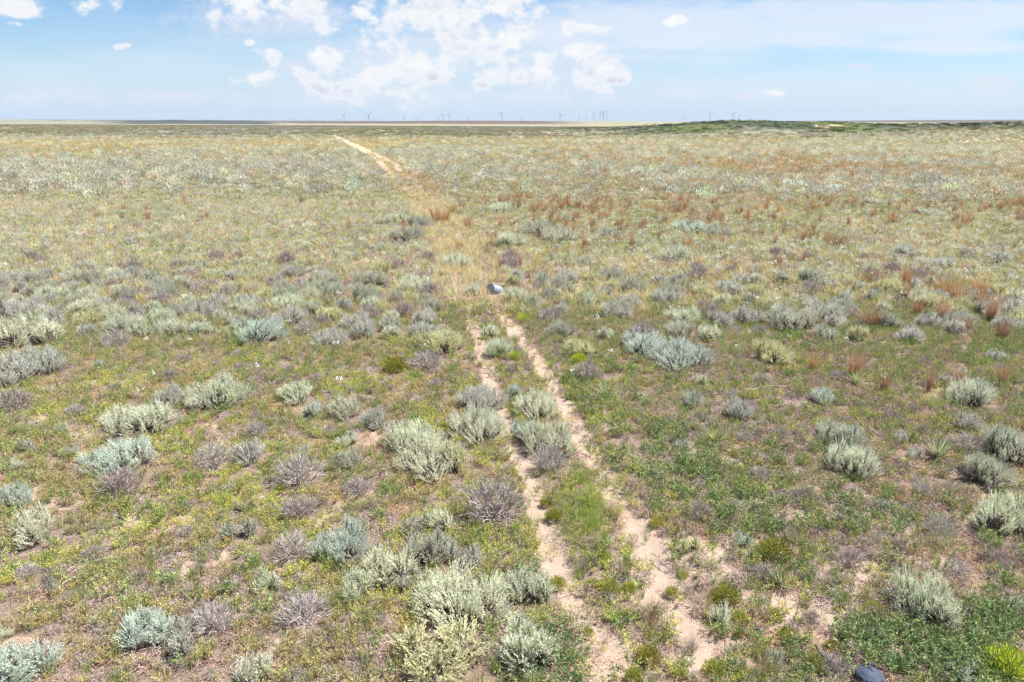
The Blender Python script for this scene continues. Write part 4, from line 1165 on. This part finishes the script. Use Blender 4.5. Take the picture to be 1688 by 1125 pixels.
TM = turbine_meshes()
TURB = [(213, 197, 207, 'faint wind turbine nearest the left edge, over the low dunes'), (318, 201, 207, 'faint small turbine left of the dark far hill, left of two'), (331, 197, 206, 'faint small turbine over the dark far hill, right of two'),
        (484, 197, 206, 'lone faint turbine left of where the track meets the horizon'), (561, 197, 204, 'small turbine touching the left side of a big one above the track'), (567, 190, 203, 'tall turbine directly above the far end of the track'),
        (608, 190, 203, 'tall turbine, next one right of the track end'), (618, 197, 203, 'small turbine close behind and right of a tall one'), (667, 191, 202, 'medium turbine alone between the track end and the centre'), (691, 196, 201, 'tiny faint turbine left of the close trio'),
        (722, 193, 200, 'faint turbine, left of the close trio'), (730, 190, 200, 'dark turbine, middle of the close trio'), (741, 191, 200, 'dark turbine, right of the close trio'), (772, 194, 200, 'very faint turbine between trio and centre one'),
        (827, 188, 200, 'clearest turbine, standing at the centre of the horizon'), (860, 195, 200, 'very faint turbine just right of the clearest one'), (924, 190, 200, 'pale turbine alone right of the clearest one'), (954, 193, 200, 'small turbine, first of the group right of centre'),
        (966, 193, 200, 'small turbine, second of the group right of centre'), (979, 190, 199, 'turbine, third of the group right of centre'), (989, 188, 199, 'turbine, fourth of the group right of centre'), (994, 186, 199, 'tallest turbine of the group right of centre'),
        (999, 189, 199, 'last turbine of the group right of centre'), (1128, 193, 198, 'very faint turbine over the left end of the green dunes'), (1170, 188, 198, 'pale turbine over the green dunes, alone'), (1208, 188, 198, 'pale turbine over the green dunes, left of two'), (1218, 190, 198, 'fainter turbine over the green dunes, right of two')]
for i, (px, hy, by, lab) in enumerate(TURB):
    v = ray(px, by); D = F * 80 / (by - hy + .5) / math.cos(PITCH * .0)
    D = min(D, 13500)
    y = D; x = v[0] / v[1] * y
    vz = ray(px, hy); zh = H + vz[2] / vz[1] * y
    o = thing('wind_turbine', lab, 'wind turbine', (x, y, zh - 82), R(random.uniform(-35, 35)), 'wind turbines along the horizon')
    part('tower', TM[0], o); part('nacelle', TM[1], o); part('hub', TM[2], o)
    a0 = random.uniform(-25, 25)
    for k in range(3):
        q = part('blade', TM[3], o); q.location = (0, -6.2, 82); q.rotation_euler = (0, R(a0 + 60 + 120 * k), 0)

# ---- distant trees on the right skyline
def far_tree(px, py, hm, D, label):
    v = ray(px, py); y = D; x = v[0] / v[1] * y
    z = gz(x, y) - .2
    o = thing('distant_tree', label, 'tree', (x, y, z), random.uniform(0, 6), 'small trees on the far skyline')
    b = Buf()
    for k in range(5):
        a = rng.uniform(0, 6.28); c = np.array([math.cos(a) * hm * .35, math.sin(a) * hm * .35, hm * rng.uniform(.45, .7)]) * (k > 0) + np.array([0, 0, hm * .6]) * (k == 0)
        n = 130; dd = unit(rng.normal(size=(n, 3))); b.leaves(c + dd * hm * .3 * rng.uniform(.5, 1, (n, 1)), unit(rng.normal(size=(n, 3))), hm * .16, hm * .1)
    part('crown', b.mesh('tree_crown', M_leaf_o), o, (.07, .09, .05))
    V, Fc = lathe([(hm * .05, 0), (hm * .035, hm * .3), (hm * .015, hm * .6)], 8)
    part('trunk', mesh_pf('tree_trunk', V, Fc, M_wood), o)


for px, D, hm, lab in [(1538, 690, 2.4, 'small dark tree on the right skyline, largest of them'), (1519, 690, 1.5, 'low dark tree just left of the largest skyline tree'), (1457, 700, 1.6, 'small tree on the skyline left of the largest pair'), (1660, 720, 1.6, 'small tree on the skyline nearest the right edge')]:
    far_tree(px, 200, hm, D, lab)


# ------------------------------------------------------------------ labels for everything not labelled by hand
ORD = ['', 'first', 'second', 'third', 'fourth', 'fifth', 'sixth', 'seventh', 'eighth', 'ninth', 'tenth'] + [f'{i}th' for i in range(11, 21)] + [f'{i}{ {1: "st", 2: "nd", 3: "rd"}.get(i % 10, "th") }' for i in range(21, 400)]
rows = {}
for p in placed:
    px, py = PX(p[2], p[3]); pct = (1125 - float(py)) / 1125 * 100
    p.append(float(px)); row = round(pct); p.append(row)
    rows.setdefault((p[0], row), []).append(p)
WORDS = {'sagebrush': 'sagebrush', 'dry_shrub': 'leafless shrub', 'bluestem_tuft': 'rust grass tuft', 'snakeweed': 'snakeweed cushion', 'yucca': 'yucca', 'grass_tuft': 'grass tuft'}
for (kind, row), L in rows.items():
    L.sort(key=lambda p: p[7])
    for i, p in enumerate(L):
        if p[6] is None:
            p[1]['label'] = f'{p[5]} {WORDS[kind]}, {ORD[i + 1]} of its kind from the left, {row}% up the photo'
        else: p[1]['label'] = p[6]

# ------------------------------------------------------------------ light: sun, sky, clouds
SUN_AZ, SUN_EL = 76, 61
sd = Vector((math.sin(R(SUN_AZ)) * math.cos(R(SUN_EL)), math.cos(R(SUN_AZ)) * math.cos(R(SUN_EL)), math.sin(R(SUN_EL))))
sl = bpy.data.lights.new('sun', 'SUN'); sl.energy = 4.9; sl.angle = R(.53); sl.color = (1, .965, .91)
so = bpy.data.objects.new('sun', sl); COL.objects.link(so); so.rotation_euler = sd.to_track_quat('Z', 'Y').to_euler()

W = bpy.data.worlds.new('World'); S.world = W; W.use_nodes = True
n, l = W.node_tree.nodes, W.node_tree.links; n.clear()
wo = n.new('ShaderNodeOutputWorld'); bg = n.new('ShaderNodeBackground'); sky = n.new('ShaderNodeTexSky')
sky.sky_type = 'NISHITA'; sky.sun_disc = False; sky.sun_elevation = R(SUN_EL); sky.sun_rotation = R(SUN_AZ)
sky.air_density = 1.0; sky.dust_density = .7; sky.ozone_density = 1.5; sky.altitude = 900
bg.inputs['Strength'].default_value = .066


def MA(op, a, b=None, c=None, clamp=False):
    q = n.new('ShaderNodeMath'); q.operation = op; q.use_clamp = clamp
    for i, s in enumerate((a, b, c)):
        if s is None: continue
        if isinstance(s, (int, float)): q.inputs[i].default_value = float(s)
        else: l.new(s, q.inputs[i])
    return q.outputs[0]


def MR(v, a, b, c=0., d=1., smooth=True):
    q = n.new('ShaderNodeMapRange'); q.interpolation_type = 'SMOOTHSTEP' if smooth else 'LINEAR'
    l.new(v, q.inputs['Value'])
    for k, s in zip(('From Min', 'From Max', 'To Min', 'To Max'), (a, b, c, d)): q.inputs[k].default_value = s
    return q.outputs[0]


tc = n.new('ShaderNodeTexCoord'); sp = n.new('ShaderNodeSeparateXYZ'); l.new(tc.outputs['Generated'], sp.inputs[0])
ay = MA('MAXIMUM', MA('ABSOLUTE', sp.outputs['Y']), .05)
cu, cv = MA('DIVIDE', sp.outputs['X'], ay), MA('DIVIDE', sp.outputs['Z'], ay)
cb = n.new('ShaderNodeCombineXYZ'); l.new(cu, cb.inputs[0]); l.new(cv, cb.inputs[1]); uv = cb.outputs[0]


def UV(px, py):
    v = ray(px, py); return v[0] / v[1], v[2] / v[1]


def noise_w(vec, sc, det, ro, dist=0.0, mul=(1, 1, 1), off=(0, 0, 0)):
    m = n.new('ShaderNodeVectorMath'); m.operation = 'MULTIPLY_ADD'; l.new(vec, m.inputs[0]); m.inputs[1].default_value = mul; m.inputs[2].default_value = off
    t = n.new('ShaderNodeTexNoise'); t.inputs['Scale'].default_value = sc; t.inputs['Detail'].default_value = det; t.inputs['Roughness'].default_value = ro; t.inputs['Distortion'].default_value = dist
    l.new(m.outputs[0], t.inputs['Vector']); return t.outputs['Fac']


def ell(L, k, sh=(0, 0)):
    "smallest normalised distance to a list of ellipses given in sky directions"
    r = None
    for px, py, a, b in L:
        c0, c1 = UV(px, py); c0 -= sh[0]; c1 -= sh[1]; a_ = a / F * 1.05; b_ = b / F * 1.09
        m = n.new('ShaderNodeVectorMath'); m.operation = 'MULTIPLY_ADD'; l.new(uv, m.inputs[0])
        m.inputs[1].default_value = (1 / a_, 1 / b_, 0); m.inputs[2].default_value = (-c0 / a_, -c1 / b_, 0)
        q = n.new('ShaderNodeVectorMath'); q.operation = 'LENGTH'; l.new(m.outputs[0], q.inputs[0])
        if r is None: r = q.outputs['Value']
        else:
            s = n.new('ShaderNodeMath'); s.operation = 'SMOOTH_MIN'; l.new(r, s.inputs[0]); l.new(q.outputs['Value'], s.inputs[1]); s.inputs[2].default_value = k; r = s.outputs[0]
    return r


CUM = [(20, 14, 44, 16), (22, 40, 18, 5), (165, 6, 36, 14), (196, 78, 9, 4), (206, 75, 8, 3), (400, 14, 82, 24), (480, 8, 60, 16), (412, 69, 11, 5), (541, 46, 18, 17), (447, 91, 26, 11), (624, 63, 36, 22), (655, 22, 78, 26),
       (720, 30, 110, 36), (790, 62, 80, 30), (835, 85, 50, 18), (850, 12, 60, 22), (528, 96, 42, 15), (560, 132, 70, 32), (640, 140, 80, 30), (730, 112, 75, 32), (800, 128, 45, 18), (890, 112, 34, 32), (968, 92, 46, 20),
       (1000, 118, 46, 24), (950, 135, 70, 20), (430, 132, 42, 11), (1106, 38, 13, 5), (1122, 32, 15, 7), (937, 48, 12, 9), (975, 48, 28, 6), (1272, 152, 20, 5)]
LOW = [(40, 162, 60, 18), (130, 158, 48, 22), (290, 160, 110, 14), (1235, 158, 40, 5), (1640, 142, 46, 16), (1410, 110, 28, 5), (1120, 155, 50, 8), (860, 160, 90, 14), (560, 165, 60, 10), (640, 120, 190, 62), (930, 120, 150, 55), (760, 70, 190, 60), (440, 30, 160, 34), (1000, 165, 60, 10)]
CIR = [(1150, 52, 260, 42), (1010, 40, 180, 45), (1400, 28, 330, 30), (1640, 28, 240, 34), (1610, 76, 150, 12), (1290, 62, 150, 22), (640, 100, 560, 95), (230, 105, 200, 32), (1300, 150, 420, 40)]
nz1 = noise_w(uv, 17, 10, .66, .1, (1, 1.5, 1))
nz2 = noise_w(uv, 17, 10, .66, .1, (1, 1.5, 1), (-.010, -.022, 0))
nz3 = noise_w(uv, 5, 6, .6, .4, (1, 5.5, 1), (3, 1, 0))
e0 = ell(CUM, .25)
sidev = MR(MA('SUBTRACT', ell(CUM[4:27], .25, (.004, .016)), e0), -.35, .30)
dc = MA('MINIMUM', MA('SUBTRACT', 1.0, e0), .5)
wn = n.new('ShaderNodeTexNoise'); wn.inputs['Scale'].default_value = 30; wn.inputs['Detail'].default_value = 5; l.new(uv, wn.inputs['Vector'])
wv = n.new('ShaderNodeVectorMath'); wv.operation = 'MULTIPLY_ADD'; l.new(wn.outputs['Color'], wv.inputs[0]); wv.inputs[1].default_value = (.035, .03, 0); l.new(uv, wv.inputs[2])


def puff(off):
    m = n.new('ShaderNodeVectorMath'); m.operation = 'MULTIPLY_ADD'; l.new(wv.outputs[0], m.inputs[0]); m.inputs[1].default_value = (1, 1.25, 0); m.inputs[2].default_value = off
    v = n.new('ShaderNodeTexVoronoi'); v.feature = 'SMOOTH_F1'; v.inputs['Scale'].default_value = 26; v.inputs['Smoothness'].default_value = .35; v.inputs['Detail'].default_value = 2.0; v.inputs['Roughness'].default_value = .5
    v.voronoi_dimensions = '2D'; l.new(m.outputs[0], v.inputs['Vector']); return v.outputs['Distance']


pf1, pf2 = puff((0, 0, 0)), puff((-.006, -.016, 0))
dens = MA('MULTIPLY_ADD', MA('SUBTRACT', .62, pf1), .85, MA('MULTIPLY_ADD', MA('SUBTRACT', nz1, .5), 3.4, dc))
acum = MR(dens, -.12, .62)
dl = MA('MULTIPLY_ADD', MA('SUBTRACT', nz1, .5), 3.2, MA('SUBTRACT', 1.0, ell(LOW, .3)))
alow = MR(dl, -.2, 1.0, 0, .68)
di = MA('MULTIPLY_ADD', MA('SUBTRACT', nz3, .5), 2.0, MA('SUBTRACT', 1.0, ell(CIR[:6], .4)))
acir = MR(di, -.2, .6, 0, .72)
di2 = MA('MULTIPLY_ADD', MA('SUBTRACT', nz3, .5), 3.0, MA('SUBTRACT', 1.0, ell(CIR[6:], .4)))
acir2 = MR(di2, -.3, 1.2, 0, .35)
relief = MR(MA('ADD', MA('SUBTRACT', nz1, nz2), MA('MULTIPLY', MA('SUBTRACT', pf2, pf1), .35)), -.12, .12)
thick = MR(dens, .25, .9)
nlow = MR(noise_w(uv, 8, 4, .55, .2, (1, 1.9, 1), (7, 2, 0)), .40, .58)
shade = MA('MULTIPLY', thick, MA('ADD', MA('MULTIPLY', nlow, .25), MA('ADD', MA('MULTIPLY', MA('SUBTRACT', 1.0, relief), .45), MA('MULTIPLY', MA('SUBTRACT', 1.0, sidev), .55))), clamp=True)


def mixc(f, a, b):
    q = n.new('ShaderNodeMix'); q.data_type = 'RGBA'
    (l.new(f, q.inputs['Factor']) if not isinstance(f, float) else setattr(q.inputs['Factor'], 'default_value', f))
    for s, k in ((a, 'A'), (b, 'B')):
        if isinstance(s, tuple): q.inputs[k].default_value = (*s, 1)
        else: l.new(s, q.inputs[k])
    return q.outputs['Result']


CW = 7.4          # brightness of sunlit cloud in the sky's own units
ccol = mixc(shade, (CW, CW, CW * 1.01), (CW * .60, CW * .66, CW * .82))
# the photograph's sky: the physical sky, a little bluer, whitening towards the horizon
gm = n.new('ShaderNodeVectorMath'); gm.operation = 'MULTIPLY'; l.new(sky.outputs[0], gm.inputs[0]); gm.inputs[1].default_value = (.84, .97, 1.10)
base = gm.outputs[0]
base = mixc(MR(cv, .0, .13, .75, 0), base, (CW * .66, CW * .80, CW * .97))
c1 = mixc(acir2, base, (CW * .82, CW * .90, CW * 1.0))
c1 = mixc(acir, c1, (CW * .86, CW * .92, CW * 1.0))
c1 = mixc(alow, c1, (CW * .84, CW * .86, CW * .96))
c1 = mixc(acum, c1, ccol)
l.new(c1, bg.inputs['Color']); l.new(bg.outputs[0], wo.inputs['Surface'])
W.cycles.sampling_method = 'MANUAL'; W.cycles.sample_map_resolution = 512

# ------------------------------------------------------------------ haze
HAZE = 2e-5
if HAZE:
    V = [(sx * 16200, sy * 16200, z) for z in (-4, 220) for sx, sy in ((-1, -1), (1, -1), (1, 1), (-1, 1))]
    Fc = [(0, 3, 2, 1), (4, 5, 6, 7), (0, 1, 5, 4), (1, 2, 6, 5), (2, 3, 7, 6), (3, 0, 4, 7)]
    mh, n2, l2 = new_mat('haze'); oo = n2.new('ShaderNodeOutputMaterial'); pv = n2.new('ShaderNodeVolumePrincipled')
    pv.inputs['Density'].default_value = HAZE; pv.inputs['Color'].default_value = (.60, .76, 1, 1); l2.new(pv.outputs[0], oo.inputs['Volume'])
    ho = bpy.data.objects.new('haze', mesh_pf('haze', V, Fc, mh, False)); COL.objects.link(ho); ho['kind'] = 'stuff'; ho['label'] = 'pale summer haze over the far prairie'; ho['category'] = 'haze'

# ------------------------------------------------------------------ render settings
S.render.engine = 'CYCLES'
S.view_settings.view_transform = 'Standard'; S.view_settings.look = 'None'; S.view_settings.gamma = 1; S.view_settings.exposure = 1.0
S.cycles.max_bounces = 6; S.cycles.diffuse_bounces = 3; S.cycles.transmission_bounces = 3; S.cycles.glossy_bounces = 1
S.cycles.use_denoising = True
S.render.resolution_x = 1024; S.render.resolution_y = 682
